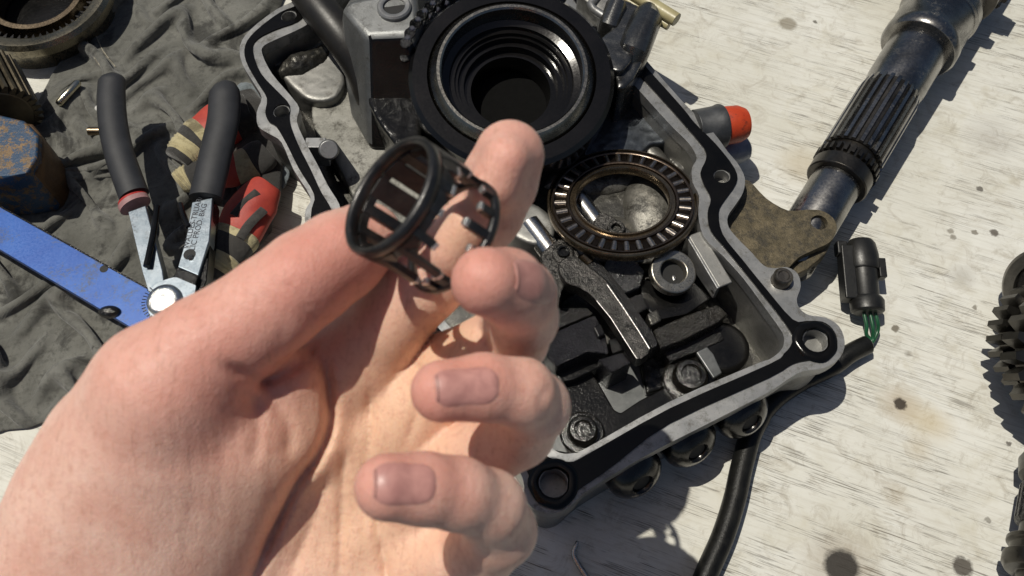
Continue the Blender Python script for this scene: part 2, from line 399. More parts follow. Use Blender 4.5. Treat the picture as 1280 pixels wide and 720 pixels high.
# cast ledges and lumps inside the case
def lump(pts, z0, z1, mat, name='casting', bev=2.0, n=4, slope=0):
    lp = LP(pts, z1, n)
    mb = MB().prism(lp, z0-z1, 0)
    return organic(mb.build(name, mat, case, bevel=bev, seg=3, angle=60), 0.9, 0.18, 4.0, 6)
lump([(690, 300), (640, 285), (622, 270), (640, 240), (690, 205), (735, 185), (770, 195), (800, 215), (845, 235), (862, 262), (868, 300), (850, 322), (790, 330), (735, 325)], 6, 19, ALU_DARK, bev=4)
# bearing seat with rounded mounds that shine through the ring
def mound(c, r, h, name='mound', mat=ALU_DARK, el=(1, 1)):
    mb = MB(); v = []; f = []; n, m = 32, 8
    for i in range(m+1):
        a = math.pi/2*i/m
        for k in range(n):
            t = 2*math.pi*k/n
            v.append(c+V(r*el[0]*math.cos(a)*math.cos(t), r*el[1]*math.cos(a)*math.sin(t), h*math.sin(a)))
    for i in range(m):
        for k in range(n): f.append((i*n+k, i*n+(k+1) % n, (i+1)*n+(k+1) % n, (i+1)*n+k))
    return organic(mb.add(v, f+[tuple(reversed(range(n)))]).build(name, mat, case), 0.8, 0.12, 4.0, 4)
SEAT = metal('seat_casting', (0.14, 0.135, 0.12), (0.24, 0.232, 0.21), (0.36, 0.52), 0.8, 0.08, 1.2, 0.5, 0.4, dirt=(0.02, 0.018, 0.014), dirt_at=(0.52, 0.66), fine=1.4)
mound(P(818, 262, 18), 20, 9, 'bearing_seat', SEAT, el=(0.8, 1.3)); mound(P(735, 222, 18), 20, 7, 'bearing_seat', SEAT, el=(1.4, 0.6)); mound(P(770, 292, 16), 9, 7, 'bearing_seat', SEAT)
# scalloped lump by the right wall
sl = LP([(795, 196), (806, 180), (812, 172), (822, 178), (835, 178), (844, 168), (856, 178), (868, 192), (872, 205), (866, 224), (856, 236), (838, 232), (815, 222)], 20, 3)
sc2 = MB().prism(sl, -13, -5).tube([P(806, 184, 17), P(812, 192, 19), P(832, 224, 17), P(842, 240, 12)], [3, 6, 7.5, 6], 28).tube([P(845, 178, 18), P(848, 186, 20), P(858, 212, 18), P(860, 232, 12)], [3, 5.5, 6.5, 5], 28).build('scalloped_boss', metal('bright_cast', (0.14, 0.137, 0.125), (0.23, 0.225, 0.21), (0.34, 0.50), 0.8, 0.08, 1.2, 0.3, 0.2), case); organic(sc2, 0.8, 0.3, 4.0, 5)
# boss at the upper left of the bearing and big bore shoulder below the hub
lump([(640, 292), (632, 268), (650, 250), (676, 258), (692, 276), (690, 300), (668, 305)], 8, 34, ALU, bev=3)
lump([(560, 175), (640, 215), (700, 205), (760, 195), (800, 170), (815, 130), (790, 90), (700, 20), (560, -40), (470, 20), (500, 120)], 6, 24, ALU_DARK, 'bore_shoulder', bev=4)
# floor of the far left chamber, blotched grey casting
GREY_CAST = metal('grey_casting', (0.19, 0.187, 0.165), (0.28, 0.275, 0.25), (0.45, 0.65), 0.45, 0.05, 0.9, 0.4, 0.4, dirt=(0.05, 0.045, 0.035), dirt_at=(0.53, 0.68), fine=1.5)
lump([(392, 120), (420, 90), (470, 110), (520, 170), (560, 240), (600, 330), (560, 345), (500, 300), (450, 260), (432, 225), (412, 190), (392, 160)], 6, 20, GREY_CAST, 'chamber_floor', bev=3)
lump([(335, 70), (352, 52), (380, 42), (410, 45), (430, 90), (420, 120), (390, 125), (365, 108)], 6, 26, ALU, 'chamber_floor', bev=4)
organic(MB().tube([P(350, 95, 22), P(372, 82, 26), P(398, 74, 24), P(415, 62, 20)], [5, 7, 6, 5], 20).build('cast_boss', ALU_DARK, case), 0.8, .6)
# right wall ledge and the bent bracket
ba = P(868, 292, 40); bb = P(907, 357, 40); bx = nrm(bb-ba); by = nrm(np.cross(V(0, 0, 1), bx))
cc = (ba+bb)/2
bs = 1 if (by@V(-1, -1, 0)) < 0 else -1
MB().box(cc+V(0, 0, 0), (np.linalg.norm(bb-ba)/2, 3.6, 0.8), bx, by).build('bent_bracket', ALU, case, bevel=0.7)
MB().prism([ba-by*3.6*bs+V(0, 0, 0.4), bb-by*3.6*bs+V(0, 0, 0.4), bb-by*3.6*bs-V(0, 0, 10), (ba+bb)/2-by*3.6*bs-V(0, 0, 12), ba-by*3.6*bs-V(0, 0, 14)], -0.8, 0.8, up=by).build('bracket_flap', ALU_FACE, case, bevel=0.4)
MB().lathe(P(893, 364, 34), -by, [(-0.5, 1.2), (1.1, 1.2)], 14).build('rivet_hole', HOLE, case)
# tin baffle: two pale windows in a black oily plate
BAF = metal('dull_sheet', (0.10, 0.105, 0.105), (0.17, 0.175, 0.175), (0.3, 0.5), 0.6, 0.1, 1.4, 0.2, 0.1)
MB().prism([P(*q, 10) for q in [(735, 470), (755, 512), (778, 524), (830, 500), (822, 470), (780, 450)]], -1.5, 0).build('baffle_floor', BAF, case)
MB().prism([P(*q, 12) for q in [(676, 520), (705, 522), (716, 545), (712, 566), (690, 562), (672, 545)]], -1.5, 0).build('baffle_floor', BAF, case)
lp = [P(*q, 16) for q in [(655, 440), (735, 455), (768, 512), (776, 516), (800, 500), (835, 482), (850, 485), (868, 492), (842, 506), (745, 560), (722, 552), (706, 528), (690, 520), (672, 522), (645, 480)]]
MB().prism(lp, -3, 0).build('baffle_plate', IRON_DARK, case, bevel=0.8)
for x, y, r in ((862, 472, 9.5), (728, 540, 8.0)):
    c = P(x, y, 20)
    b_ = MB().lathe(c-V(0, 0, 4), (0, 0, 1), [(0, r*1.25), (2.0, r*1.25), (2.8, r*1.15), (3.0, r*.86), (7.4, r*.82), (8.6, r*.70), (8.8, r*.5), (7.6, r*.42), (7.6, .1)], 36).build('flange_bolt', OIL, case)
pts = [P(*q, 27) for q in [(870, 440), (884, 433), (892, 442), (903, 466), (892, 473), (880, 455)]]
MB().prism(pts, -2, 0).build('spring_tab', BAF, case, bevel=0.6)
organic(MB().lathe(P(903, 432, 22), (0, 0, 1), [(-14, 14), (-2, 13), (0, 11), (0, 0.1)], 32).build('shadow_oval', IRON_DARK, case, bevel=0), 0.9, .1)  # shadow on the inner wall, put in as a dark solid shape
# ------------------------------------------------------------------ loose parts lying in the case
# needle thrust bearing, tilted on its seat
tc_ = P(778, 251, 38)
def ring_axis():
    # the ring leans a little: level across, its far edge raised
    return nrm(V(-0.05, 0.22, 0.97))
ax = ring_axis()
bear = thing('thrust_bearing', 'flat round needle roller bearing with brown rims lying tilted in the open case', 'roller bearing', tc_)
RO, RI = 36.0, 22.0
x_, y_, _ = frame(ax, (0, 1, 0))
MB().lathe(tc_, ax, [(-3.4, RO-2.2), (-3.4, RO-0.4), (-2.8, RO), (0.6, RO), (1.1, RO-0.4), (1.1, RO-1.1), (-1.5, RO-1.4), (-1.5, RO-2.2)], 96, closed=True).build('outer_rim', STEEL_D, bear)
MB().lathe(tc_, ax, [(-3.0, RI), (1.0, RI), (1.5, RI+0.4), (1.4, RI+1.2), (0.2, RI+1.5), (0.2, RI+3.0), (-0.4, RI+3.4), (-3.0, RI+3.4)], 96, closed=True).build('inner_rim', STEEL_D, bear)
MB().lathe(tc_, ax, [(-3.6, RI+3.5), (-2.2, RI+3.5), (-2.2, RO-2.3), (-3.6, RO-2.3)], 96, closed=True).build('raceway', metal('oily_race', (0.05, 0.035, 0.025), (0.09, 0.07, 0.05), (0.2, 0.35), 0.9, coat=0.4), bear)
CAGE = metal('cage_steel', (0.06, 0.045, 0.035), (0.13, 0.095, 0.07), (0.22, 0.4), 0.9, 0.15, 1.2, 0.3, 0.1, coat=0.3)
ROLL = metal('roller_steel', (0.34, 0.30, 0.26), (0.50, 0.45, 0.40), (0.24, 0.38), 1.0, 0.1, 1, 0.1, 0.03)
MB().lathe(tc_, ax, [(-1.6, RI+3.5), (0.9, RI+3.5), (1.1, RI+4.0), (1.1, RI+4.6), (-1.6, RI+4.6)], 96, closed=True).build('cage_ring', CAGE, bear)
MB().lathe(tc_, ax, [(-1.6, RO-3.4), (0.7, RO-3.4), (1.0, RO-3.0), (1.0, RO-2.3), (-1.6, RO-2.3)], 96, closed=True).build('cage_ring', CAGE, bear)
NR = 32; rm = None; bmh = None
def shared(ob_me, name, mat4, parent):
    o = bpy.data.objects.new(name, ob_me); COL.objects.link(o); o.parent = parent; o.matrix_local = mat4; return o
def local_mesh(mb, name, mat, smooth=True):
    me = bpy.data.meshes.new(name); me.from_pydata([tuple(np.array(p)/1000) for p in mb.v], [], mb.f)
    bm = bmesh.new(); bm.from_mesh(me); bmesh.ops.recalc_face_normals(bm, faces=bm.faces); bm.to_mesh(me); bm.free()
    me.materials.append(mat)
    if smooth:
        me.shade_smooth(); me.set_sharp_from_angle(angle=R(40))
    return me
def m4(x, y, z, o):
    m = Matrix.Identity(4)
    for i in range(3): m[i][0], m[i][1], m[i][2], m[i][3] = x[i], y[i], z[i], o[i]/1000
    return m
rm = local_mesh(MB().tube([V(-3.0, 0, 0), V(-2.7, 0, 0), V(2.7, 0, 0), V(3.0, 0, 0)], [1.1, 1.55, 1.55, 1.1], 12), 'roller', ROLL)
wm = local_mesh(MB().box((0, 0, 0), (3.4, 1.2, 0.4)), 'cage_bar', metal('cage_bar_steel', (0.02, 0.015, 0.012), (0.05, 0.037, 0.028), (0.25, 0.4), 0.9))
for k in range(NR):
    a = 2*math.pi*k/NR
    d = x_*math.cos(a)+y_*math.sin(a); e = np.cross(ax, d)
    shared(rm, 'roller', m4(d, e, ax, d*(RI+RO)/2*1.005+d*0.55-ax*0.6), bear)
    a += math.pi/NR
    d = x_*math.cos(a)+y_*math.sin(a); e = np.cross(ax, d)
    shared(wm, 'cage_bar', m4(d, e, ax, d*((RI+RO)/2+0.6)-ax*0.7), bear)
# collar on its pin
c = P(841, 340, 36)
cr = thing('spacer_collar', 'small thick steel collar beside the bearing, a bright pin inside its bore', 'collar', c)
ca = nrm(V(0.12, -0.12, 1))
MB().lathe(c, ca, [(-3, 5.9), (1.1, 5.9), (1.6, 6.4), (1.6, 10.2), (1.1, 10.8), (-3, 10.8)], 56, closed=True).build('collar_ring', metal('worn_steel', (0.30, 0.28, 0.23), (0.45, 0.43, 0.38), (0.22, 0.40), 0.95, 0.12, 1.2, 0.3, 0.12), cr, bevel=0.3)
MB().lathe(c, ca, [(-12, 6.2), (-3, 6.2)], 32).lathe(c-ca*3, ca, [(-4, 6.25), (-3.9, 6.25)], 32).build('bore', HOLE, cr)
MB().tube([P(834, 330, 31), P(843, 352, 31)], 1.9, 14).build('pin', STEEL, cr)

# shift rod and fork
sr = thing('shift_fork', 'oily black selector fork arm with a hollow pin boss, on a bright round rod', 'selector fork', P(740, 380, 20))
r0, r1 = P(648, 262, 27), P(690, 318, 27)
MB().tube([P(662, 280, 30), P(700, 330, 30)], 5.6, 28).build('rod', STEEL, sr)
MB().tube([P(722, 248, 24), P(752, 288, 24)], 5.0, 28).build('rod', STEEL, sr)
MB().prism(LP([(742, 276), (756, 266), (790, 290), (800, 312), (770, 318), (748, 300)], 29, 3), -12, 0).lathe(P(770, 287, 29), (0, 0, 1), [(-2, 4.6), (2.2, 4.2), (2.2, 2.2), (-3, 2.1), (-3, .1)], 26).build('rod_sleeve', FORK, sr, bevel=1.0)
sv = LP([(676, 322), (688, 306), (704, 298), (722, 312), (724, 330), (735, 340), (708, 352), (700, 372), (690, 350)], 37, 3)
fs_ = MB().prism(sv, -20, 0).build('fork_sleeve', FORK, sr)
organic(fs_, 0.7, 0.7, 2.5, 4)
c = P(704, 317, 37)
MB().lathe(c-V(0, 0, 1), (0, 0, 1), [(0, 5.4), (1.6, 5.2), (2.2, 4.4), (2.2, 3.0), (-2, 2.8)], 30).build('pin_boss', FORK, sr)
MB().lathe(c, (0, 0, 1), [(1.3, 3.0), (2.6, 2.8), (2.6, 2.1), (-4, 1.9), (-4, 0.1)], 24).build('hollow_pin', IRON_DARK, sr)
arm = LP([(698, 330), (716, 318), (738, 334), (760, 352), (778, 378), (800, 412), (814, 436), (796, 449), (780, 424), (762, 396), (746, 376), (726, 360), (706, 352)], 41, 3)
MB().prism(arm, -9, 0).build('fork_arm', FORK, sr, bevel=0.8, angle=50)
MB().tube([P(759, 356, 40.9), P(776, 380, 41.0), P(798, 413, 41.0), P(812, 436, 40.9)], 0.32, 8).tube([P(746, 376, 40.9), P(764, 398, 41.0), P(781, 425, 41.0), P(796, 448, 40.9)], 0.3, 8).build('worn_edge', STEEL, sr)
a2 = LP([(728, 318), (744, 322), (770, 350), (795, 385), (822, 425), (812, 434), (788, 400), (764, 372), (738, 344)], 36, 3)
MB().prism(a2, -12, 0).build('fork_web', IRON_OIL, sr, bevel=0.8, angle=50)
MB().tube([P(728, 318, 36), P(737, 328, 34)], 3.4, 16).build('lock_pin', STEEL_D, sr)
# dark selector block and its castings
sbk = thing('selector_block', 'oily black rough cast selector housing in the lower half of the case', 'selector housing', P(760, 430, 12))
def blk(pts, z0, z1, mat, name='casting', rel=0.5):
    o_ = MB().prism(LP(pts, z1, 1), z0-z1, 0).build(name, mat, sbk, bevel=0 if name == 'casting' else 0.9)
    return organic(o_, 0.7, rel*.5, 2.5, 3) if name == 'casting' else o_
GATE = metal('gritty_iron', (0.008, 0.008, 0.011), (0.022, 0.021, 0.026), (0.14, 0.30), 0.5, 0.10, 1.6, 1.0, 1.5, fine=0.62, coat=0.3)
blk([(676, 428), (700, 412), (744, 393), (757, 418), (761, 442), (735, 440), (695, 458), (684, 446)], 12, 33, GATE, 'shift_gate', .7)
blk([(690, 452), (740, 438), (752, 458), (720, 474), (698, 478)], 10, 22, IRON_DARK, 'shift_gate')
blk([(747, 449), (778, 440), (790, 453), (764, 466)], 10, 31, GATE, 'shift_gate', .5)
blk([(760, 424), (774, 420), (782, 436), (766, 442)], 10, 24, IRON_OIL, 'shift_gate', .4)
blk([(741, 408), (751, 403), (757, 417), (748, 422)], 12, 36, IRON_DARK, 'gate_finger', .2)
blk([(664, 400), (700, 384), (735, 384), (742, 392), (700, 410), (676, 424)], 10, 24, IRON_OIL)
blk([(655, 380), (690, 362), (705, 372), (700, 388), (665, 400)], 8, 18, ALU_DARK)
DET = metal('stained_iron', (0.008, 0.007, 0.006), (0.022, 0.019, 0.014), (0.14, 0.32), 0.4, 0.06, 1.3, 1.0, 1.2, dirt=(0.07, 0.028, 0.01), dirt_at=(0.68, 0.8), fine=0.55, coat=0.3)
blk([(816, 412), (856, 394), (897, 380), (910, 392), (897, 404), (852, 426), (826, 436)], 8, 31, DET, 'detent_housing', .6)
blk([(826, 436), (852, 428), (898, 406), (906, 424), (870, 440), (838, 452)], 8, 23, IRON_OIL, 'detent_housing', .6)
blk([(796, 348), (820, 352), (870, 352), (890, 372), (860, 392), (822, 400), (806, 384)], 8, 27, IRON_DARK, 'collar_tower', .6)
blk([(818, 322), (862, 326), (866, 350), (846, 362), (820, 352)], 8, 30, IRON_DARK, 'collar_tower', .4)
blk([(764, 316), (790, 320), (806, 338), (800, 358), (782, 366), (768, 352), (754, 334)], 10, 32, metal('glinting_cast', (0.07, 0.07, 0.072), (0.15, 0.15, 0.152), (0.22, 0.40), 0.95, 0.10, 1.6, 1.0, 1.5, fine=0.6, coat=0.6), 'casting', .7)
blk([(808, 392), (822, 386), (828, 400), (814, 408)], 16, 31, ALU_DARK, 'casting', .3)
blk([(786, 372), (802, 366), (812, 384), (798, 392)], 12, 29, IRON_OIL, 'casting', .4)
blk([(838, 450), (880, 436), (900, 448), (890, 470), (850, 478), (836, 468)], 6, 15, IRON_DARK)
blk([(800, 452), (832, 440), (842, 462), (836, 484), (808, 492)], 6, 14, IRON_DARK)
# ------------------------------------------------------------------ hub with its steel race, standing up at the far side of the case
hc = P(640, 92, 62); hx = nrm(V(0.04, -0.16, 1))
hub = thing('gear_hub', 'large black oily hub with bright steel inner ring and deep bore', 'gear hub', P(640, 60, 20))
HUBM = metal('oiled_black_steel', (0.004, 0.004, 0.004), (0.010, 0.009, 0.009), (0.10, 0.22), 0.4, 0.05, 0.9, 0.15, 0.1, coat=0.35)
MB().lathe(hc, hx, [(-40, 46), (-8, 50), (-2, 50), (0, 48), (0, 41), (-2, 40.5), (-30, 40), (-40, 40)], 96, closed=True).build('hub_body', HUBM, hub)
MB().lathe(hc, hx, [(-30, 34), (3.4, 34), (4.2, 34.8), (4.2, 36.2), (0.5, 39.5), (-1.5, 40.3), (-30, 40.3)], 96, closed=True).build('steel_race', metal('race_steel', (0.20, 0.19, 0.17), (0.36, 0.345, 0.31), (0.18, 0.32), 1.0, 0.08, 0.8, 0.2, 0.06), hub)
MB().lathe(hc, hx, [(-5, 33.9), (-6, 30.5), (-8, 30), (-8, 28), (-10, 27.6), (-10, 26.4), (-13, 26), (-13, 23.5), (-17, 23), (-17, 20), (-30, 19), (-30, 33.9)], 80, closed=True).build('bore_step', HUBM, hub)
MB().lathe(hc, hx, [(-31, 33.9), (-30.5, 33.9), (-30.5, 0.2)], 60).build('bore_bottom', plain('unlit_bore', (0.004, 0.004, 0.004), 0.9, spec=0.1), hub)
fx, fy, _ = frame(hx, (0, 1, 0))
pm = local_mesh(MB().tube([V(0, 0, -3), V(0, 0, -2.4), V(0, 0, 2.4), V(0, 0, 3)], [1.1, 1.7, 1.7, 1.1], 12), 'link_pin', metal('pin_steel', (0.12, 0.12, 0.13), (0.2, 0.2, 0.22), (0.15, 0.25), 1.0, coat=0.3))
lk = local_mesh(MB().prism(smooth_loop([V(-4.6, -1.9, 0), V(-2.4, -2.6, 0), V(0, -1.6, 0), V(2.4, -2.6, 0), V(4.6, -1.9, 0), V(5.6, 0, 0), V(4.6, 1.9, 0), V(2.4, 2.6, 0), V(0, 1.6, 0), V(-2.4, 2.6, 0), V(-4.6, 1.9, 0), V(-5.6, 0, 0)], 2), -0.6, 0.6), 'chain_link', IRON_OIL)
chain = thing('drive_chain', 'oily link chain wrapped round the left side of the black gear hub', 'chain', P(520, 40, 30))
cb = np.array(chain.location)*1000
for k in range(17):
    a = math.radians(62+k*6.3)
    d = fx*math.cos(a)+fy*math.sin(a)
    e = np.cross(hx, d)
    for zz in (1.5, -6.5, -14.5):
        off = 0.5*(6.3 if zz == -6.5 else 0)
        a2_ = a+math.radians(off); d2 = fx*math.cos(a2_)+fy*math.sin(a2_); e2 = np.cross(hx, d2)
        shared(pm, 'link_pin', m4(d2, e2, hx, hc-cb+d2*53+hx*(zz)), chain)
        if zz > -10: shared(lk, 'chain_link', m4(e2, d2, hx, hc-cb+d2*53+hx*(zz+2.0)), chain)

# ------------------------------------------------------------------ aluminium housings near the hub
al = thing('cast_housing', 'box shaped cast aluminium cap with a bolt hole, left of the big hub', 'bearing cap', P(480, 90, 20))
def ab(pts_px, z0, z1, mat, root, name, bev=2.0):
    return organic(MB().prism(LP(pts_px, z1, 2), z0-z1, 0).build(name, mat, root), 0.9, 0.35, 4.0, 6)
top = [P(428, 8, 72), P(436, 0, 72), P(470, -6, 72), P(520, -8, 72), P(524, 30, 71), P(510, 44, 70), P(458, 46, 70)]
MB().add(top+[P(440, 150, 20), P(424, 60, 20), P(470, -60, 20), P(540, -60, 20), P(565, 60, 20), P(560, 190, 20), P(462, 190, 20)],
    [tuple(range(7))]+[(i, (i+1) % 7, (i+1) % 7+7, i+7) for i in range(7)]+[tuple(reversed(range(7, 14)))]).build('cap_body', metal('grey_cast_cap', (0.14, 0.145, 0.145), (0.22, 0.225, 0.225), (0.36, 0.52), 0.7, 0.07, 1.2, 0.35, 0.3, dirt=(0.05, 0.05, 0.045), dirt_at=(0.56, 0.7), fine=1.8), al, bevel=3.2, seg=3, mat2=(IRON_DARK, lambda n: n.y < -0.3 and n.x > -0.2 and n.z < 0.9))  # front faces darker: the hub's shade put into the colour, with oily dirt
MB().lathe(P(493, 11, 71), (0, 0, 1), [(-4, 5.4), (2.0, 5.4), (2.4, 6), (2.4, 7.6), (1.6, 8.4), (-4, 8.6)], 36, closed=True).build('bolt_seat', ALU_FACE, al)
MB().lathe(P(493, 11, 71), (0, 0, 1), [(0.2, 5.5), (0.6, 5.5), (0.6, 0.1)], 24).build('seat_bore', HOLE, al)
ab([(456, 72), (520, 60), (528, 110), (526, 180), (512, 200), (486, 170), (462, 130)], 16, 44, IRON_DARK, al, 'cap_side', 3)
MB().prism([P(*q, 52) for q in [(492, 52), (507, 50), (508, 66), (496, 68)]], -5, 0).build('side_tab', BAF, al, bevel=0.8)
ar = thing('shift_housing', 'lumpy cast aluminium housing end at the upper right of the big hub', 'housing', P(790, 60, 20))
CAP2 = metal('oily_cap', (0.09, 0.09, 0.09), (0.17, 0.17, 0.165), (0.2, 0.36), 0.9, 0.07, 1.1, 0.3, 0.25, coat=0.3)
ab([(762, 8), (776, -2), (800, 8), (806, 24), (796, 60), (778, 88), (756, 80), (750, 48), (764, 36)], 20, 58, CAP2, ar, 'housing_lobe', 5)
ab([(785, 10), (806, 20), (814, 34), (808, 62), (792, 98), (772, 110), (770, 70), (790, 40)], 20, 54, CAP2, ar, 'housing_lobe', 5)
MB().tube([P(812, 8, 52), P(808, 24, 57), P(792, 62, 54), P(778, 98, 40)], [4, 8, 8.5, 8], 28).tube([P(772, -4, 54), P(770, 8, 58), P(762, 30, 56), P(756, 50, 46)], [3, 5.5, 5.5, 5], 24).build('housing_rib', CAP2, ar)
ab([(730, -30), (752, -18), (778, -2), (762, 30), (748, 12), (722, -8)], 30, 56, ALU, ar, 'housing_rim', 2)
MB().tube([P(752, -12, 57), P(738, 6, 57), P(742, 12, 57), P(760, 24, 57)], 2.2, 10).build('rim_lip', ALU_FACE, ar)
# deep shadowed slope right of the bearing bore
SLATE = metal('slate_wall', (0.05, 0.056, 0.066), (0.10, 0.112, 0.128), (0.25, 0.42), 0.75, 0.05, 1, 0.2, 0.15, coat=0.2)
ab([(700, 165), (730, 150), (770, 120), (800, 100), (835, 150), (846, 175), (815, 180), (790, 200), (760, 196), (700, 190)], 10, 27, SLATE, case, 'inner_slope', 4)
# beige split rod lying by the housing
wp = thing('wooden_pin', 'two pale yellow split sticks lying side by side at the upper right of the case', 'stick', P(830, 15, 48))
YEL = plain('aged_plastic', (0.40, 0.36, 0.20), 0.4, 0, (0.30, 0.26, 0.14), 0.12, 0.2, 0.1, 1.2)
MB().tube([P(782, -14, 56), P(812, 4, 56), P(846, 25, 56)], [3.6, 3.8, 3.8], 14, flat=0.9).build('stick', YEL, wp, bevel=0.4)
MB().tube([P(776, -4, 52), P(806, 16, 52), P(836, 33, 52)], [2.4, 2.4, 2.2], 12).build('stick', YEL, wp, bevel=0.3)
# thick black tube shaped as the arc of a large dark ring
hs = thing('dark_arc', 'thick black tube for the arc of a large dark ring, at the top left of the case', 'ring arc', P(410, 20, 50))
MB().tube(smooth_loop([P(340, -70, 50), P(370, -30, 54), P(400, 12, 54), P(430, 50, 50), P(455, 90, 40), P(470, 130, 30)], 6, False), 9.5, 28).build('arc_body', metal('arc_black', (0.007, 0.0065, 0.006), (0.016, 0.014, 0.012), (0.35, 0.5), 0.0, 0.1, 1, 0.3, 0.2), hs)
# brown mounting plate at the right wall
BR = metal('grimy_plate', (0.06, 0.048, 0.025), (0.15, 0.12, 0.07), (0.45, 0.7), 0.25, 0.16, 1.5, 0.8, 0.5, dirt=(0.03, 0.025, 0.015), dirt_at=(0.5, 0.66), fine=1.3)
bp = thing('mounting_plate', 'grimy brown three cornered mounting plate sticking out from the right side of the case', 'bracket', P(970, 270, 25))
pl = LP([(905, 270), (925, 232), (936, 226), (958, 248), (985, 263), (1008, 262), (1026, 263), (1041, 272), (1046, 286), (1038, 302), (1018, 312), (998, 322), (980, 338), (950, 340), (925, 305)], 34, 3)
MB().prism(pl, -5, 0, [circ(P(1024, 278, 34), 4.0)]).build('plate', BR, bp, bevel=1.2)
MB().prism([P(*q, 29) for q in [(980, 338), (1018, 314), (1040, 302), (1032, 318), (1010, 336), (990, 346)]], -9, 0).build('plate_foot', BR, bp, bevel=0.8)
# orange cap on its fitting
oc = thing('sensor_cap', 'bright orange plastic cap on a grey round fitting at the right side of the case', 'plastic cap', P(905, 150, 20))
o0 = P(886, 160, 36); oa = nrm(P(930, 158, 33)-P(886, 164, 35))
MB().lathe(o0, oa, [(-8, 10), (3, 10.6), (5.5, 11.4), (7, 11.0), (7.6, 8.5)], 40).build('fitting', metal('dull_zinc', (0.06, 0.063, 0.066), (0.12, 0.122, 0.125), (0.35, 0.55), 0.6, 0.1, 1, 0.3, 0.2), oc, bevel=0.4)
MB().lathe(o0+oa*6, oa, [(-1, 9.0), (0.5, 9.8), (10, 9.4), (13.5, 7.8), (14.8, 5), (14.8, 0.2)], 40).build('cap', metal('orange_plastic', (0.42, 0.04, 0.010), (0.52, 0.06, 0.014), (0.4, 0.6), 0.0, 0.12, 1.2, 0.3, 0.15, dirt=(0.06, 0.02, 0.012), dirt_at=(0.58, 0.70)), oc)
g0 = P(904, 192, 16)
cl = thing('clear_cap', 'small bluish grey round plastic end lying under the orange cap', 'plastic cap', g0)
MB().lathe(g0, nrm(P(935, 176, 10)-P(905, 184, 12)), [(-2, 7.0), (8, 7.6), (13, 6.6), (15, 4), (15, 0.2)], 30).build('cap_body', plain('slate_plastic', (0.20, 0.23, 0.29), 0.4), cl)

# ------------------------------------------------------------------ splined output shaft
SHM = metal('shaft_steel', (0.17, 0.166, 0.16), (0.36, 0.35, 0.335), (0.20, 0.34), 1.0, 0.05, 0.7, 0.15, 0.08, dirt=(0.05, 0.045, 0.04), dirt_at=(0.62, 0.8))
SHD = metal('shaft_dark', (0.045, 0.042, 0.038), (0.10, 0.092, 0.083), (0.28, 0.42), 0.95, 0.06, 0.9, 0.3, 0.15, coat=0.1)
s0 = P(1000, 303, 19); s1 = P(1154, 50, 26)
sa = nrm(s1-s0)
sx = nrm(np.cross(sa, V(0, 0, 1)))
def st(px, py):          # distance along the shaft of a point seen at px, py
    q = P(px, py, 22); return (q-s0)@sa
shaft = thing('output_shaft', 'long bright steel shaft with splines, lying across the white board', 'shaft', s0)
t1, t2, t3, t4, t5, t6, t7 = st(1045, 228), st(1052, 216), st(1064, 197), st(1106, 128), st(1143, 68), st(1168, 28), st(1190, -8)
MB().lathe(s0, sa, [(-16, 11.2), (-14, 12.6), (t1, 12.6), (t1+.3, 12.2)], 64, x=sx).build('journal', SHM, shaft)
MB().lathe(s0, sa, [(t1+.2, 15.2), (t1+.8, 15.8), (t2+1, 15.8), (t2+1.6, 15.2), (t2+1.6, 13.0)], 64, x=sx).build('collar', SHD, shaft, bevel=0.2)
def teeth(n, r0_, r1_, ta, tb, mat, name, root, o, a, xr, ramp_t=0, w=0.5):
    mb = MB(); fy_ = np.cross(a, xr)
    for k in range(n):
        t = 2*math.pi*k/n; hw = math.pi/n*w
        rows = []
        for (h, rr) in ((ta, r1_), (tb, r1_), (tb+ramp_t, r0_+0.02)) if ramp_t else ((ta, r1_), (tb, r1_)):
            for q, r in ((-hw*1.5, r0_-.3), (-hw*.85, rr), (hw*.85, rr), (hw*1.5, r0_-.3)):
                rows.append(o+a*h+(xr*math.cos(t+q)+fy_*math.sin(t+q))*r)
        m = len(rows)//4; f = [(0, 1, 2, 3), tuple(reversed(range(4*m-4, 4*m)))]
        for i in range(m-1):
            for j in range(3): f.append((4*i+j, 4*i+4+j, 4*i+5+j, 4*i+1+j))
        yield MB().add(rows, f)
for tb_ in teeth(27, 14.4, 16.6, t2+2.5, t2+6.8, SHD, 'tooth', shaft, s0, sa, sx, 0, 0.48): tb_.build('ring_tooth', SHD, shaft, smooth=False)
MB().lathe(s0, sa, [(t2, 14.4), (t2+7.2, 14.4), (t2+7.4, 13.2), (t3, 13.2)], 64, x=sx).build('tooth_ring', SHD, shaft)
for tb_ in teeth(24, 14.0, 16.0, t3, t4, SHM, 'spline', shaft, s0, sa, sx, 11, 0.5): tb_.build('spline', SHM, shaft, smooth=False)
MB().lathe(s0, sa, [(t3, 14.3), (t4+2, 14.3), (t4+11, 15.6), (t5+2, 15.9)], 72, x=sx).build('spline_core', SHD, shaft)
MB().lathe(s0, sa, [(t4+4, 14.75), (t4+12, 15.75), (t5, 15.95), (t5+1, 15.95)], 72, x=sx).build('journal', SHM, shaft)
MB().lathe(s0, sa, [(t5, 17.0), (t5, 19.6), (t5+1.5, 20.6), (t5+7, 20.6), (t5+8, 20.0), (t6-1, 20.0), (t6, 21.4), (t6+6, 21.4), (t6+6.5, 18.5), (t7, 18.5)], 72, x=sx).build('sleeve', SHM, shaft, bevel=0.3)
MB().lathe(s0, sa, [(t7-6, 22), (t7-5, 24), (t7+2, 24), (t7+3, 20), (t7+8, 20), (t7+9, 26), (t7+24, 26), (t7+25, 20), (t7+60, 20)], 72, x=sx).build('sleeve_end', SHD, shaft, bevel=0.3)
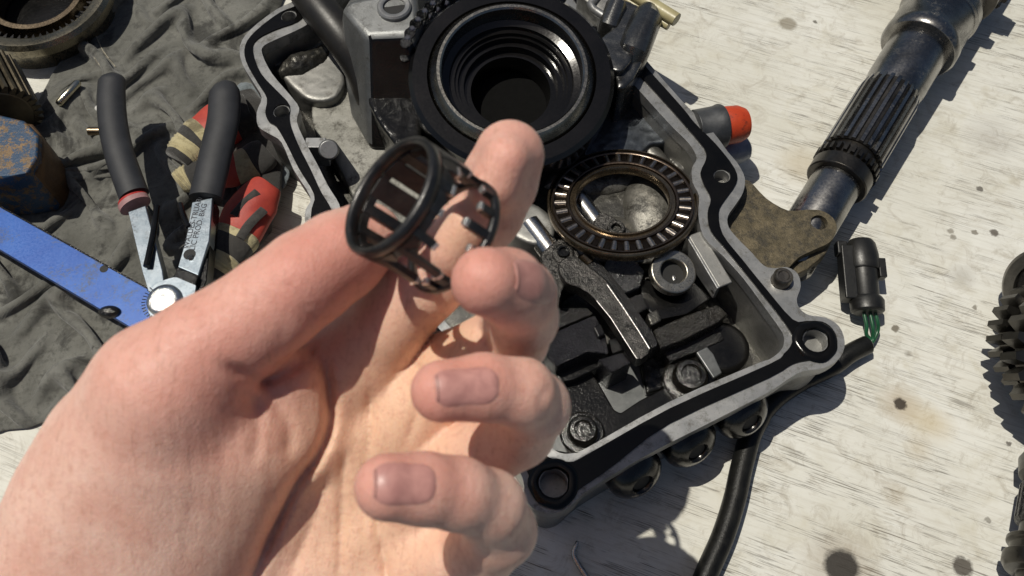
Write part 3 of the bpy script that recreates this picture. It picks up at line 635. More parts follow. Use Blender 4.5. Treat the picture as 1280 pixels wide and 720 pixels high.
for tb_ in teeth(30, 25.6, 28.5, t7+10, t7+23, SHD, 'tooth', shaft, s0, sa, sx, 0, 0.5): tb_.build('gear_tooth', SHD, shaft, smooth=False)

# ------------------------------------------------------------------ connector, wires, cable
BPL = metal('black_plastic', (0.006, 0.006, 0.006), (0.014, 0.014, 0.013), (0.3, 0.5), 0.0, 0.1, 1.2, 0.3, 0.12)
c0, c1 = P(1076, 303, 15), P(1084, 382, 11)
ca = nrm(c1-c0); cx, cy, _ = frame(ca, (0, 0, 1))
con = thing('wire_connector', 'black plastic electrical connector with two green wires, lying on the white board', 'connector', c0*V(1, 1, 0))
LC = np.linalg.norm(c1-c0)
MB().tube([c0-ca*1, c0+ca*1, c0+ca*7, c0+ca*14, c0+ca*15], [5.6, 6.9, 7.9, 7.9, 7.4], 28, flat=0.82).build('connector_shell', BPL, con, bevel=0.3)
MB().tube([c0+ca*13, c0+ca*31, c0+ca*32], [6.6, 6.2, 6.6], 28, flat=0.85).build('connector_neck', BPL, con)
MB().tube([c0+ca*29, c0+ca*31, c0+ca*36, c0+ca*37], [7.2, 8.3, 8.0, 6.6], 28, flat=0.85).build('connector_mouth', BPL, con, bevel=0.3)
MB().box(c0+ca*17-cx*8.2, (14, 3.2, 4), ca, cx).box(c0+ca*4-cx*10.2, (3.5, 2.6, 3), ca, cx).build('latch', BPL, con, bevel=0.8)
MB().box(c0+ca*14+cx*8.4, (5, 1.8, 3), ca, cx).build('latch_rib', BPL, con, bevel=0.5)
GW = plain('green_wire', (0.008, 0.06, 0.025), 0.35, 0, (0.015, 0.09, 0.04))
for dx, mid in ((-2.5, (1083, 418)), (2.5, (1097, 414)), (0.5, (1091, 420))):
    MB().tube(smooth_loop([c0+ca*33+cx*dx, P(mid[0], mid[1]-12, 9), P(*mid, 6), P(1090, 428, 5), P(1078, 436, 6)], 5, False), 0.95, 10).build('green_wire', GW, con)
cabm = metal('cable_sleeve', (0.005, 0.005, 0.005), (0.012, 0.012, 0.011), (0.25, 0.42), 0.0, 0.15, 1.0, 0.4, 0.3, spec=0.3)
MB().tube(smooth_loop([P(1086, 430, 6), P(1062, 442, 7), P(1040, 458, 6), P(1005, 475, 5)], 6, False), [3.2]+[4.6]*18, 18).build('cable_end', cabm, con)
cb_ = MB().tube(smooth_loop([P(1005, 475, 5), P(968, 500, 5.5), P(942, 535, 6), P(928, 580, 6), P(918, 625, 6), P(903, 672, 6), P(880, 725, 6), P(862, 780, 6)], 6, False), [4.5]*10+[5.0]*33, 20).build('black_cable', cabm)
tag(cb_, 'black sleeved cable running from under the case corner down the board', 'cable')
# scriber hook at the lower edge
hk = MB().tube(smooth_loop([P(722, 676, 3), P(720, 682, 2.5), P(717, 692, 2), P(722, 704, 2), P(734, 722, 2), P(752, 750, 2)], 4, False), [0.4, .7, .8, .9, 1.0, 1.0, 1.0, 1.0, 1.1, 1.1, 1.2, 1.2, 1.2, 1.2, 1.3, 1.3, 1.3, 1.3, 1.3, 1.3, 1.3], 10).build('pick_tool', STEEL)
tag(hk, 'thin bent steel pick lying on the board below the case corner', 'pick')

# ------------------------------------------------------------------ gears at the right edge
GD = metal('gear_dark', (0.05, 0.047, 0.042), (0.085, 0.08, 0.07), (0.26, 0.42), 0.9, 0.05, 0.9, 0.25, 0.15, coat=0.15)
def gear(root, name, c, a, r0_, r1_, w, n, mat, tname='gear_tooth', hw=0.5, bore=0):
    xr, yr, a = frame(a, (0, 1, 0))
    prof = [(-w/2, bore or 0.2), (-w/2, r0_-1), (-w/2+.8, r0_), (w/2-.8, r0_), (w/2, r0_-1), (w/2, bore or 0.2)]
    MB().lathe(c, a, prof, 72, closed=bool(bore)).build(name, mat, root, bevel=0.2)
    for k in range(n):
        t = 2*math.pi*k/n; q = math.pi/n
        rows = []
        for h in (-w/2+.2, w/2-.2):
            for b_, r in ((-q*.92, r0_-.4), (-q*.62, (r0_+r1_)/2), (-q*.34, r1_), (q*.34, r1_), (q*.62, (r0_+r1_)/2), (q*.92, r0_-.4)):
                rows.append(c+a*h+(xr*math.cos(t+b_)+yr*math.sin(t+b_))*r)
        f = [(0, 1, 2, 3, 4, 5), tuple(reversed(range(6, 12)))]+[(j, 6+j, 7+j, j+1) for j in range(5)]
        MB().add(rows, f).build(tname, mat, root, smooth=False)
gs = thing('cluster_gear', 'dark toothed gear on a thick shaft at the right edge of the board', 'gear', P(1300, 440, 0))
ga = nrm(P(1290, 330, 40)-P(1306, 470, 40))
g1 = P(1340, 452, 34)
gear(gs, 'gear_disc', g1, nrm(V(0.2, -0.35, 1.0)), 25, 32, 10, 22, GD)
g2 = g1-nrm(V(0.2, -0.35, 1.0))*13
gear(gs, 'gear_disc', g2+V(2, 10, 0), nrm(V(0.2, -0.35, 1.0)), 22, 28, 10, 24, GD)
xr_ = nrm(V(0.35, -0.75, 1.0))
gt = thing('bearing_race', 'grey steel bearing ring standing on edge above the toothed gear, right edge', 'bearing ring', P(1292, 362, 0))
MB().lathe(P(1320, 364, 26), nrm(V(-0.9, -0.5, 0.35)), [(-7, 16), (-7, 21), (-5.5, 22.5), (5.5, 22.5), (7, 21), (7, 16)], 56, closed=True).build('race_ring', metal('dull_race', (0.12, 0.115, 0.105), (0.2, 0.19, 0.175), (0.25, 0.4), 0.9), gt, bevel=0.3)
MB().lathe(P(1320, 364, 26), nrm(V(-0.9, -0.5, 0.35)), [(-6, 9), (4, 9), (5, 10), (5, 15.8), (-6, 15.8)], 56, closed=True).build('race_core', IRON_DARK, gt)
sh2 = thing('input_shaft', 'dark ribbed shaft end lying at the lower right edge of the board', 'shaft', P(1290, 650, 0))
e0 = P(1298, 740, 20); ea = nrm(P(1325, 565, 20)-e0)
MB().lathe(e0, ea, [(-20, 9), (6, 9), (6.5, 13.5), (9, 15), (13, 15), (14, 13), (17, 13), (18, 14.5), (20, 14.5), (21, 10.5), (27, 10.5)], 60, x=nrm(np.cross(ea, V(0, 0, 1)))).build('shaft_body', GD, sh2, bevel=0.4)
MB().lathe(e0, ea, [(27, 11.2), (28, 12.6), (44, 9.6), (46, 8)], 60).build('cone', IRON_OIL, sh2)
for tb_ in teeth(22, 10.8, 12.8, 28, 44, SHD, 'rib', sh2, e0, ea, nrm(np.cross(ea, V(0, 0, 1))), 4, .5): tb_.build('rib', IRON_OIL, sh2, smooth=False)
MB().lathe(e0, ea, [(48, 9), (49, 14), (56, 15), (60, 13), (66, 9)], 60).build('collar', GD, sh2, bevel=0.3)
# ------------------------------------------------------------------ trousers used as a rag: one crumpled cloth
def poly_dist(px, py, poly):
    n = len(poly); inside = np.zeros(px.shape, bool); best = np.full(px.shape, 1e9); nx = px.copy(); ny = py.copy()
    for i in range(n):
        a, b = poly[i], poly[(i+1) % n]
        c = ((a[1] > py) != (b[1] > py)) & (px < (b[0]-a[0])*(py-a[1])/(b[1]-a[1]+1e-12)+a[0]); inside ^= c
        ab = b-a; t = np.clip(((px-a[0])*ab[0]+(py-a[1])*ab[1])/(ab@ab+1e-9), 0, 1)
        d = np.hypot(px-a[0]-t*ab[0], py-a[1]-t*ab[1]); m = d < best; best = np.where(m, d, best); nx = np.where(m, a[0]+t*ab[0], nx); ny = np.where(m, a[1]+t*ab[1], ny)
    return np.where(inside, best, -best), nx, ny
def fbm(x, y, s, seed, o=4, ridged=False):
    out = np.zeros(x.shape); amp = 1.0; tot = 0
    f = np.frompyfunc(lambda a, b: mnoise.noise(Vector((a, b, seed))), 2, 1)
    for i in range(o):
        n_ = f(x*s*2**i, y*s*2**i).astype(float)
        if ridged: n_ = 1-2*np.abs(n_)
        out += amp*n_; tot += amp; amp *= 0.5
    return out/tot
def drape(nx, ny, h, squeeze, steps, seed, wave, zmax):
    """a sheet of real cloth length, pushed together and let down on the board until it buckles into folds"""
    rs_ = np.random.RandomState(seed)
    gx_, gy_ = np.meshgrid(np.arange(nx), np.arange(ny), indexing='ij')
    cxs, cys = squeeze(gx_/nx, gy_/ny)
    Xp = np.zeros((nx, ny, 3))
    Xp[..., 0] = np.cumsum(np.where(gx_ > 0, h*cxs, 0), 0); Xp[..., 1] = np.cumsum(np.where(gy_ > 0, h*cys, 0), 1)
    Z0 = np.zeros((nx, ny))
    for k in range(14):
        a_, l_, p_ = rs_.uniform(0, math.pi), rs_.uniform(wave, wave*2.2), rs_.uniform(0, 6.28)
        Z0 += np.sin((gx_*math.cos(a_)+gy_*math.sin(a_))*h*2*math.pi/l_+p_+1.3*np.sin(gx_*h/47+k)+1.3*np.sin(gy_*h/39+k*2))*rs_.uniform(.3, 1)
    Xp[..., 0] *= Xp[..., 0].max()/Xp[-1:, :, 0]; Xp[..., 1] *= Xp[..., 1].max()/Xp[:, -1:, 1]
    Xp[..., 2] = 8+1.1*Z0
    Vv = np.zeros_like(Xp); start = Xp.copy()
    S = slice
    def con(A, B, rest, k):
        d = B-A; l = np.sqrt((d*d).sum(-1))+1e-6; q = (k*0.5*(l-rest)/l)[..., None]*d
        A += q; B -= q
    jobs = []
    for di, dj, rest, k in ((1, 0, h, 1), (0, 1, h, 1), (1, 1, h*1.4142, .7), (1, -1, h*1.4142, .7), (2, 0, 2*h, .3), (0, 2, 2*h, .3), (5, 0, 5*h, .08), (0, 5, 5*h, .08)):
        st_ = max(di, dj, 1)
        for ph in range(2):
            jobs.append((di, dj, rest, k, ph, st_))
    for it in range(steps):
        old = Xp.copy()
        Vv[..., 2] -= 0.05
        Xp += Vv
        for di, dj, rest, k, ph, st_ in jobs:
            if di:
                base_ = [i for i in range(nx-di) if (i//st_) % 2 == ph]
                j0, j1 = (0, ny-dj) if dj >= 0 else (-dj, ny)
                A = Xp[base_, j0:j1]; bi = [i+di for i in base_]; B = Xp[bi, j0+dj:j1+dj]
                con(A, B, rest, k); Xp[base_, j0:j1] = A; Xp[bi, j0+dj:j1+dj] = B
            else:
                base_ = [i for i in range(ny-dj) if (i//st_) % 2 == ph]; bi = [i+dj for i in base_]
                A = Xp[:, base_]; B = Xp[:, bi]; con(A, B, rest, k); Xp[:, base_] = A; Xp[:, bi] = B
        Xp[..., 2] = np.clip(Xp[..., 2], 1.0, zmax)
        low = Xp[..., 2] < 1.6
        Xp[low, :2] = old[low, :2]*.7+Xp[low, :2]*.3
        for e_ in (np.s_[0], np.s_[-1], np.s_[:, 0], np.s_[:, -1]): Xp[e_][..., :2] = start[e_][..., :2]
        Vv = (Xp-old)*0.93
    return Xp
from mathutils.kdtree import KDTree
def cloth(name, poly_px, mat, label, cat, h=2.5, edge=9, z=0, seed=1, dips=(), wave=32, zmax=24, steps=260, squeeze=None, ridges=()):
    poly = np.array([P(x, y, z+4)[:2] for x, y in poly_px])
    lo = poly.min(0)-4; hi = poly.max(0)+4
    sq = squeeze or (lambda u, v: (0.80+0*u, 0.86+0*v))
    mx, my = sq(np.array([.5]), np.array([.5]))
    nx, ny = int((hi[0]-lo[0])/(h*.80))+2, int((hi[1]-lo[1])/(h*.83))+2
    Xp = drape(nx, ny, h, sq, steps, seed, wave, zmax)
    mn, mxx = Xp[..., :2].reshape(-1, 2).min(0), Xp[..., :2].reshape(-1, 2).max(0)
    XY = lo+(Xp[..., :2]-mn)/(mxx-mn)*(hi-lo); X, Y, Z = XY[..., 0], XY[..., 1], Xp[..., 2].copy()
    for line, hgt, wid in ridges:
        L = smooth_loop([P(x, y, 8)[:2] for x, y in line], 4, False); best = np.full(X.shape, 1e9)
        for a, b in zip(L[:-1], L[1:]):
            ab = b-a; t = np.clip(((X-a[0])*ab[0]+(Y-a[1])*ab[1])/(ab@ab+1e-9), 0, 1)
            best = np.minimum(best, np.hypot(X-a[0]-t*ab[0], Y-a[1]-t*ab[1]))
        Z = Z+hgt*np.exp(-(best/wid)**2)
    for x, y, r, to in dips:
        p = P(x, y, 8); w_ = np.exp(-(np.hypot(X-p[0], Y-p[1])/r)**4); Z = Z*(1-w_)+(to+Z*.15)*w_
    dist, NX, NY = poly_dist(X, Y, poly)
    e = np.clip(dist/edge, 0, 1); Z = z+1.0+np.clip(Z, 1.2, 60)*np.sqrt(e*(2-e))
    keep = dist > -h*1.3; X = np.where(dist < 0, NX, X); Y = np.where(dist < 0, NY, Y)
    idx = np.full(X.shape, -1); idx[keep] = np.arange(keep.sum())
    v = np.stack([X[keep], Y[keep], Z[keep]], 1)
    q = np.stack([idx[:-1, :-1], idx[1:, :-1], idx[1:, 1:], idx[:-1, 1:]], -1).reshape(-1, 4)
    q = q[(q >= 0).all(1)]
    ob = MB().add(v, q.tolist()).build(name, mat, None, fix=False, angle=180)
    so = ob.modifiers.new('thick', 'SOLIDIFY'); so.thickness = 0.001; so.offset = 1
    sb_ = ob.modifiers.new('soft', 'SUBSURF'); sb_.levels = 0; sb_.render_levels = 1
    tag(ob, label, cat)
    kd = KDTree(len(v))
    for i, p in enumerate(v): kd.insert((p[0], p[1], 0), i)
    kd.balance()
    def at(p):
        r_ = kd.find_n((p[0], p[1], 0), 3); return sum(v[i][2] for _, i, _ in r_)/3
    def hz(px, py): return at(P(px, py, 12))
    hz.at = at
    return ob, hz
def cloth_mat(name, c1, c2, dirt):
    m, N, L, b = nodes(name); v = coords(N, L)
    n1 = noise(N, L, v, 0.03, 6, 0.6, 0.5); n2 = noise(N, L, v, 0.25, 5, 0.7)
    w1 = N.new('ShaderNodeTexWave'); w1.inputs['Scale'].default_value = 0.55; w1.inputs['Distortion'].default_value = 1.5; L.new(coords(N, L, (1000, 1000, 1000), (0, 0, 0.7)), w1.inputs['Vector'])
    col = mixc(N, L, ramp(N, L, n1, 0.35, 0.65), c4(c1), c4(c2))
    col = mixc(N, L, ramp(N, L, n2, 0.50, 0.68, cb=(.7, .7, .7, 1)), col, c4(dirt))
    col = mixc(N, L, ramp(N, L, noise(N, L, v, 0.035, 7, 0.68, 0.8), 0.54, 0.62, cb=(.85, .85, .85, 1)), col, tuple(q*.5 for q in dirt)+(1,))
    col = mixc(N, L, ramp(N, L, w1.outputs['Fac'], 0.3, 0.9, cb=(.22, .22, .22, 1)), col, tuple(q*1.5 for q in c1)+(1,))
    L.new(col, b.inputs['Base Color']); b.inputs['Roughness'].default_value = 0.9
    b.inputs['Sheen Weight'].default_value = 0.25; b.inputs['Sheen Roughness'].default_value = 0.5
    k = bumpn(N, L, None, w1.outputs['Fac'], 0.25, 0.25)
    k = bumpn(N, L, None, noise(N, L, coords(N, L, (1000, 330, 600), (0, 0, -0.5)), 0.22, 3, 0.5, 1.5), 0.4, 1.2, k)
    k = bumpn(N, L, None, noise(N, L, coords(N, L, (330, 1000, 600), (0, 0, -0.4)), 0.12, 2, 0.5, 2.0), 0.25, 2.0, k)
    bumpn(N, L, b, n2, 0.5, 0.9, k)
    return m
CL = cloth_mat('charcoal_cloth', (0.080, 0.080, 0.070), (0.165, 0.164, 0.147), (0.035, 0.034, 0.030))
poly = [(96, -60), (94, 10), (92, 46), (70, 80), (48, 118), (36, 150), (22, 168), (-60, 170), (-80, 560), (0, 536), (40, 530), (75, 515), (110, 492), (150, 470), (200, 430), (262, 388), (285, 340), (312, 318), (336, 288), (345, 240), (330, 180), (325, 130), (318, 90), (330, 40), (380, -60)]
trs, hz = cloth('work_trousers', poly, CL, 'crumpled dark grey work trousers spread as a rag, with light stitching, under the pliers', 'trousers', dips=[(85, 118, 13, 7), (18, 190, 26, 5)], seed=5,
    squeeze=lambda u, v: (0.70+0.08*np.sin(5*v+1), 0.74+0.08*np.cos(4*u)), ridges=[([(15, 226), (70, 216), (130, 212), (160, 208)], 4, 4), ([(98, 0), (110, 35), (124, 68), (142, 92)], 4, 5), ([(40, 262), (90, 252), (160, 258)], -6, 4)])
tb0 = trs
SEAM = plain('seam_thread', (0.36, 0.33, 0.26), 0.8)
def on_cloth(pts, r, lift=0.5, n=8, step=6):
    L = smooth_loop([V(x, y) for x, y in pts], step, False)
    out = []
    for x, y in L:
        z_ = 40.0
        while z_ > 2:
            p = P(x, y, z_)
            if hz.at(p) > z_: break
            z_ -= 0.4
        out.append(p+V(0, 0, 1.1+lift))
    return out
for line in ([(96, 6), (106, 40), (118, 72), (136, 96)], [(104, 0), (116, 32), (128, 62), (146, 86)]):
    q = on_cloth(line, .5)
    for i in range(0, len(q)-1):
        if i % 1 == 0: MB().tube([q[i]+(q[i+1]-q[i])*.04, q[i]+(q[i+1]-q[i])*.96], 0.3, 6).build('stitch', SEAM, tb0)
for line in ([(15, 226), (70, 216), (130, 212), (160, 208)], [(40, 236), (90, 226), (150, 220)]):
    q = on_cloth(line, .5)
    MB().tube(q, 1.3, 8, flat=.6).build('seam', CL, tb0)

# ------------------------------------------------------------------ glove
GR = plain('red_rubber', (0.42, 0.055, 0.035), 0.55, 0, (0.33, 0.04, 0.03), 0.15, 0.4, 0.3, 1.2)
GB = cloth_mat('glove_black', (0.022, 0.021, 0.02), (0.045, 0.042, 0.038), (0.015, 0.014, 0.013))
GT = cloth_mat('glove_tan', (0.36, 0.31, 0.17), (0.46, 0.41, 0.25), (0.16, 0.13, 0.07))
glove = thing('work_glove', 'crumpled black work glove with red panels and tan trim, behind the plier handle', 'glove', P(280, 230, 10))
def sleeve_tube(pts_px, z_, radii, segs, seed, flat=0.62):
    """one finger or cuff of the glove: a lumpy tube cut into coloured bands"""
    C_ = smooth_loop([P(x, y, z_) for x, y in pts_px], 16, False); n_ = len(C_)
    rr = np.interp(np.linspace(0, 1, n_), np.linspace(0, 1, len(radii)), radii)
    for name, mat, t0, t1_, dr in segs:
        i0, i1 = int(t0*(n_-1)), int(t1_*(n_-1))+1
        pts, r_ = [], []
        for i in range(i0, min(i1, n_-1)+1):
            t = (i-i0)/max(1, (i1-i0)); pts.append(C_[i]); r_.append(rr[i]+dr-0.5*abs(2*t-1)**4+(0.45*math.sin(i*2.6) if name == 'knit_band' else 0.0))
        mb = MB().tube(pts, r_, 28, flat=flat)
        mb.v = [tuple(np.array(v_)+1.3*np.array(mnoise.noise_vector(Vector((v_[0]/11, v_[1]/11, v_[2]/11+seed))))) for v_ in mb.v]
        mb.build(name, mat, glove, angle=60)
sleeve_tube([(334, 232), (318, 255), (296, 292), (270, 330), (258, 346)], 20, [9, 12, 12.5, 11.5, 8], [('red_panel', GR, 0, 0.50, 0), ('trim_band', GT, 0.50, 0.56, .4), ('black_band', GB, 0.56, 0.68, .1), ('knit_band', GT, 0.68, 0.84, .3), ('black_band', GB, 0.84, 1, 0)], 1)
sleeve_tube([(312, 140), (290, 148), (262, 165), (238, 184), (222, 200)], 20, [12, 14, 13, 11, 8], [('black_band', GB, 0, .30, 0), ('red_panel', GR, .30, .56, .2), ('trim_band', GT, .56, .64, .5), ('black_band', GB, .64, .74, .1), ('knit_band', GT, .74, .90, .3), ('black_band', GB, .9, 1, 0)], 4)
sleeve_tube([(335, 190), (305, 208), (270, 216), (238, 222), (224, 230)], 17, [9, 10, 9.5, 8, 6], [('black_band', GB, 0, .2, 0), ('trim_band', GT, .2, .3, .4), ('red_panel', GR, .3, .62, .2), ('black_band', GB, .62, .75, 0), ('knit_band', GT, .75, 1, .2)], 7)
sleeve_tube([(300, 120), (316, 160), (322, 210), (326, 260)], 11, [9, 12, 13, 9], [('glove_palm', GB, 0, 1, 0)], 9)
for ln in ([(322, 240), (306, 254), (292, 270)], [(330, 262), (312, 280), (300, 298)]):
    MB().tube(smooth_loop([P(x, y, 27) for x, y in ln], 4, False), 2.6, 10, flat=.5).build('black_strap', GB, glove)
# blue grey rag end between the glove and the case
rg, _ = cloth('shop_rag', [(272, 128), (300, 100), (322, 104), (330, 150), (345, 175), (360, 215), (352, 232), (330, 215), (300, 205), (285, 170)], cloth_mat('blue_rag', (0.13, 0.155, 0.17), (0.19, 0.215, 0.23), (0.08, 0.09, 0.1)), 'blue grey shop rag tucked between the glove and the rim of the case', 'rag', h=2.5, edge=7, z=6, seed=8, zmax=14, steps=90)

# ------------------------------------------------------------------ blue steel bar
bc = [P(*q) for q in ()]
zb = 27
q0, q1, q2, q3 = P(-60, 224, zb), P(205, 371, zb), P(200, 432, zb), P(-70, 270, zb)
BLUE = metal('blue_paint', (0.02, 0.085, 0.36), (0.035, 0.125, 0.44), (0.25, 0.42), 0.1, 0.04, 0.8, 0.25, 0.15, dirt=(0.06, 0.07, 0.09), dirt_at=(0.60, 0.72), fine=1.2, coat=0.1)
bar = thing('flat_bar', 'flat blue painted steel bar with scuffed edges, lying on the grey trousers', 'metal bar', (q0+q1+q2+q3)/4-V(0, 0, 5))
e1 = nrm(q1-q0); q1 = q1+e1*22; q2 = q2+e1*22
MB().prism([q0, q1, q2, q3], -5, 0).build('bar', BLUE, bar, bevel=1.0)
MB().lathe(P(130, 336, zb), (0, 0, 1), [(0.02, 2.0), (0.06, 2.0), (0.06, .1)], 18).build('drill_hole', HOLE, bar)
MB().prism([q0+V(0, 0, .3)-e1*0, q1+V(0, 0, .3), q1-V(0, .9, -.3), q0-V(0, .9, -.3)], 0, 0.35).build('worn_edge', IRON_DARK, bar)
mound_ = MB().ball(P(137, 390, zb+0.5), 4.0, 18, 10, (1.3, 0.8, 0.6)).build('glossy_disc', OIL, bar)  # small glossy black disc at the edge of the bar

# ------------------------------------------------------------------ snap ring pliers
PG = metal('grip_vinyl', (0.016, 0.017, 0.020), (0.026, 0.027, 0.031), (0.45, 0.62), 0.0, 0.1, 1.2, 0.2, 0.1)
PS = metal('plier_steel', (0.20, 0.24, 0.28), (0.30, 0.34, 0.38), (0.26, 0.42), 0.85, 0.15, 1.2, 0.3, 0.1, dirt=(0.10, 0.10, 0.10), dirt_at=(0.62, 0.74))
REDV = plain('red_vinyl', (0.40, 0.03, 0.025), 0.35)
pz = 38
pli = thing('snap_ring_pliers', 'pair of steel pliers with dark grey grips and one red cuff, open on the trousers', 'pliers', P(215, 300, 30))
gL = [(140, 102), (139, 125), (142, 160), (150, 195), (163, 232), (168, 245)]
pp = smooth_loop([P(x, y, pz) for x, y in gL], 5, False)
MB().tube([pp[0]-nrm(pp[1]-pp[0])*4, pp[0]-nrm(pp[1]-pp[0])*2]+pp, [3.5, 6.0]+[7.0]*4+[7.1]*(len(pp)-4), 26, flat=0.72).build('grip', PG, pli)
MB().tube([P(166, 249, pz), P(168.5, 255, pz)], 7.2, 26, flat=0.72).build('red_cuff', REDV, pli, bevel=0.4)
MB().tube([P(166.5, 252, pz), P(169.5, 257.5, pz)], 7.5, 26, flat=0.70).build('pale_band', plain('pale_vinyl', (0.36, 0.20, 0.20), 0.4), pli)
def bar2(pts, z, th, name, mat, bev=0.6): return MB().prism([P(x, y, z) for x, y in pts], -th, 0).build(name, mat, pli, bevel=bev)
bar2([(160, 264), (182, 256), (204, 340), (206, 358), (196, 370), (186, 366), (178, 340)], pz+2, 8, 'handle_bar', PS)
gR = [(281, 118), (279, 150), (270, 190), (263, 222), (257, 248)]
pp = smooth_loop([P(x, y, pz+3) for x, y in gR], 5, False)
MB().tube([pp[0]+V(1, 7, 0), pp[0]+V(.5, 4, 0)]+pp, [4, 6.6]+[8.0]*len(pp), 26, flat=0.66).build('grip', PG, pli)
hb = [(240, 252), (266, 246), (262, 300), (248, 345), (222, 334), (232, 300)]
bar2(hb, pz+4, 8, 'handle_bar', PS)
bar2([(266, 246), (268, 252), (258, 352), (236, 398), (230, 392), (248, 345), (262, 300)], pz+2, 9, 'handle_side', IRON_DARK)
bar2([(221, 335), (248, 344), (244, 356), (218, 345)], pz+5.2, 3, 'step', IRON_DARK, 0.3)
c = P(205, 375, pz)
hd = LP([(188, 362), (200, 352), (222, 346), (244, 352), (240, 380), (232, 402), (205, 404), (190, 398), (184, 382)], pz+4.5, 4)
MB().prism(hd, -6, 0).build('pivot_plate', PS, pli, bevel=0.8)
MB().prism([P(*q, pz-2) for q in [(184, 384), (205, 404), (236, 400), (250, 430), (215, 440), (190, 425)]], -7, 0).build('jaw', PS, pli, bevel=0.8)
c = P(206, 376, pz+4.5)
MB().lathe(c, (0, 0, 1), [(0, 7.8), (1.2, 7.7), (2.4, 6.6), (2.9, 4.4), (2.6, 2.6), (2.9, 1.0), (3.0, 0.1)], 40, fn=lambda t, i: 0.2*math.sin(5*t)*(i in (3, 4, 5))).build('rivet', metal('rivet_steel', (0.6, 0.6, 0.58), (0.8, 0.8, 0.78), (0.12, 0.2), 1.0, 0.2, 0.6, 0.8, 0.5), pli)
for i in range(15):
    a = R(140+i*9); p = c+V(9.4*math.cos(a), 9.4*math.sin(a), 0.05)
    MB().box(p, (0.9, 0.2, 0.08), V(math.cos(a), math.sin(a), 0), V(-math.sin(a), math.cos(a), 0)).build('dial_mark', IRON_DARK, pli, smooth=False)
MB().tube(smooth_loop([P(196, 258, pz+1), P(192, 290, pz+3), P(187, 315, pz+4), P(183, 333, pz+4.5)], 4, False), 1.5, 10).build('spring_wire', IRON_DARK, pli)
MB().tube(smooth_loop([P(225, 255, pz+1), P(230, 272, pz+3), P(236, 284, pz+4)], 4, False), 1.3, 10).build('spring_wire', IRON_DARK, pli)
MB().lathe(P(237, 318, pz+4), (0, 0, 1), [(0.05, 2.8), (0.1, 2.8), (0.1, 0.1)], 20).build('slot_hole', HOLE, pli)
MB().tube([P(237, 320, pz+5), P(243, 330, pz+1)], 1.4, 8).build('spring_end', STEEL, pli)
INK = plain('stamped_ink', (0.03, 0.035, 0.05), 0.6)
def text(body, o, xdir, size, mat, parent, name='stamped_text', up=(0, 0, 1), ext=0.05):
    cu = bpy.data.curves.new(name, 'FONT'); cu.body = body; cu.size = size/1000; cu.extrude = ext/1000; cu.materials.append(mat)
    ob = bpy.data.objects.new(name, cu); COL.objects.link(ob); x = nrm(xdir); z = nrm(up); y = np.cross(z, x)
    base = np.array(parent.location)*1000
    dg = bpy.context.evaluated_depsgraph_get(); me = bpy.data.meshes.new_from_object(ob.evaluated_get(dg)); bpy.data.objects.remove(ob); me.name = name
    ob = bpy.data.objects.new(name, me); COL.objects.link(ob)
    ob.parent = parent; ob.matrix_local = m4(x, y, z, np.asarray(o)-base); return ob
td = P(254, 256, pz+4)-P(238, 314, pz+4)
text('WALDES-TRUARC', P(235, 311, pz+4.1), td, 3.7, INK, pli)
text('LIC PROD. BKG', P(243, 313, pz+4.1), td, 3.7, INK, pli)

# ------------------------------------------------------------------ top left corner
rg_ = thing('synchro_ring', 'round steel gear with inner teeth at the top left corner, on the board', 'ring gear', P(40, -20, 0))
c = P(40, -14, 22); a = nrm(V(0.05, -0.05, 1))
MB().lathe(c, a, [(-24, 30), (-22, 41), (-8, 42), (-6, 44.5), (0, 45), (2.5, 43), (2.5, 38.5), (1.0, 36.5), (-2, 36), (-24, 30.5)], 90, closed=True).build('ring_body', metal('tan_steel', (0.14, 0.125, 0.09), (0.25, 0.225, 0.17), (0.2, 0.38), 0.95, 0.05, 0.9, 0.2, 0.12, dirt=(0.03, 0.028, 0.02), dirt_at=(0.55, 0.7)), rg_)
MB().lathe(c, a, [(-20, 24), (-2, 24), (-1, 25), (-1, 28), (-20, 28)], 72, closed=True).build('inner_sleeve', STEEL_D, rg_)
MB().lathe(c, a, [(-22, 36), (-21, 36), (-21, 0.2)], 60).build('ring_floor', IRON_DARK, rg_)
xr, yr, _ = frame(a, (0, 1, 0))
for k in range(56):
    t = 2*math.pi*k/56; d = xr*math.cos(t)+yr*math.sin(t); e = np.cross(a, d); p = c+d*34.2-a*2.5
    MB().add([p+d*2.2-e*1.4+a*2, p+d*2.2+e*1.4+a*2, p-d*2.2+a*1.4, p+d*2.2-e*1.4-a*6, p+d*2.2+e*1.4-a*6, p-d*2.2-a*6], [(0, 1, 2), (5, 4, 3), (0, 2, 5, 3), (1, 4, 5, 2), (0, 3, 4, 1)]).build('inner_tooth', SHD, rg_, smooth=False)
# ribbed barrel and rust stained block at the left edge
rb = thing('ribbed_gear', 'dark ribbed steel gear barrel lying at the left edge above the rusty block', 'gear', P(0, 110, 0))
c = P(-22, 128, 22); a = nrm(P(35, 150, 20)-P(20, 100, 20)); a = nrm(V(0.75, -0.62, 0.0))
a = nrm(V(0.55, -0.83, 0))
RBM = metal('brown_gear', (0.10, 0.085, 0.06), (0.2, 0.17, 0.12), (0.3, 0.5), 0.85, 0.05, 1, 0.3, 0.2)
gear(rb, 'barrel', c, a, 21, 25, 34, 34, RBM, 'barrel_rib')
ms = thing('painted_block', 'heavy rust stained block with flaking blue paint at the left edge', 'block', P(0, 190, 0))
RP = metal('flaked_blue', (0.20, 0.12, 0.05), (0.10, 0.07, 0.04), (0.35, 0.6), 0.2, 0.12, 1.2, 0.5, 0.4, dirt=(0.012, 0.045, 0.10), dirt_at=(0.50, 0.56), fine=0.9)
lp = LP([(-60, 140), (0, 143), (30, 150), (48, 168), (46, 196), (34, 216), (0, 222), (-60, 224)], 38, 1)
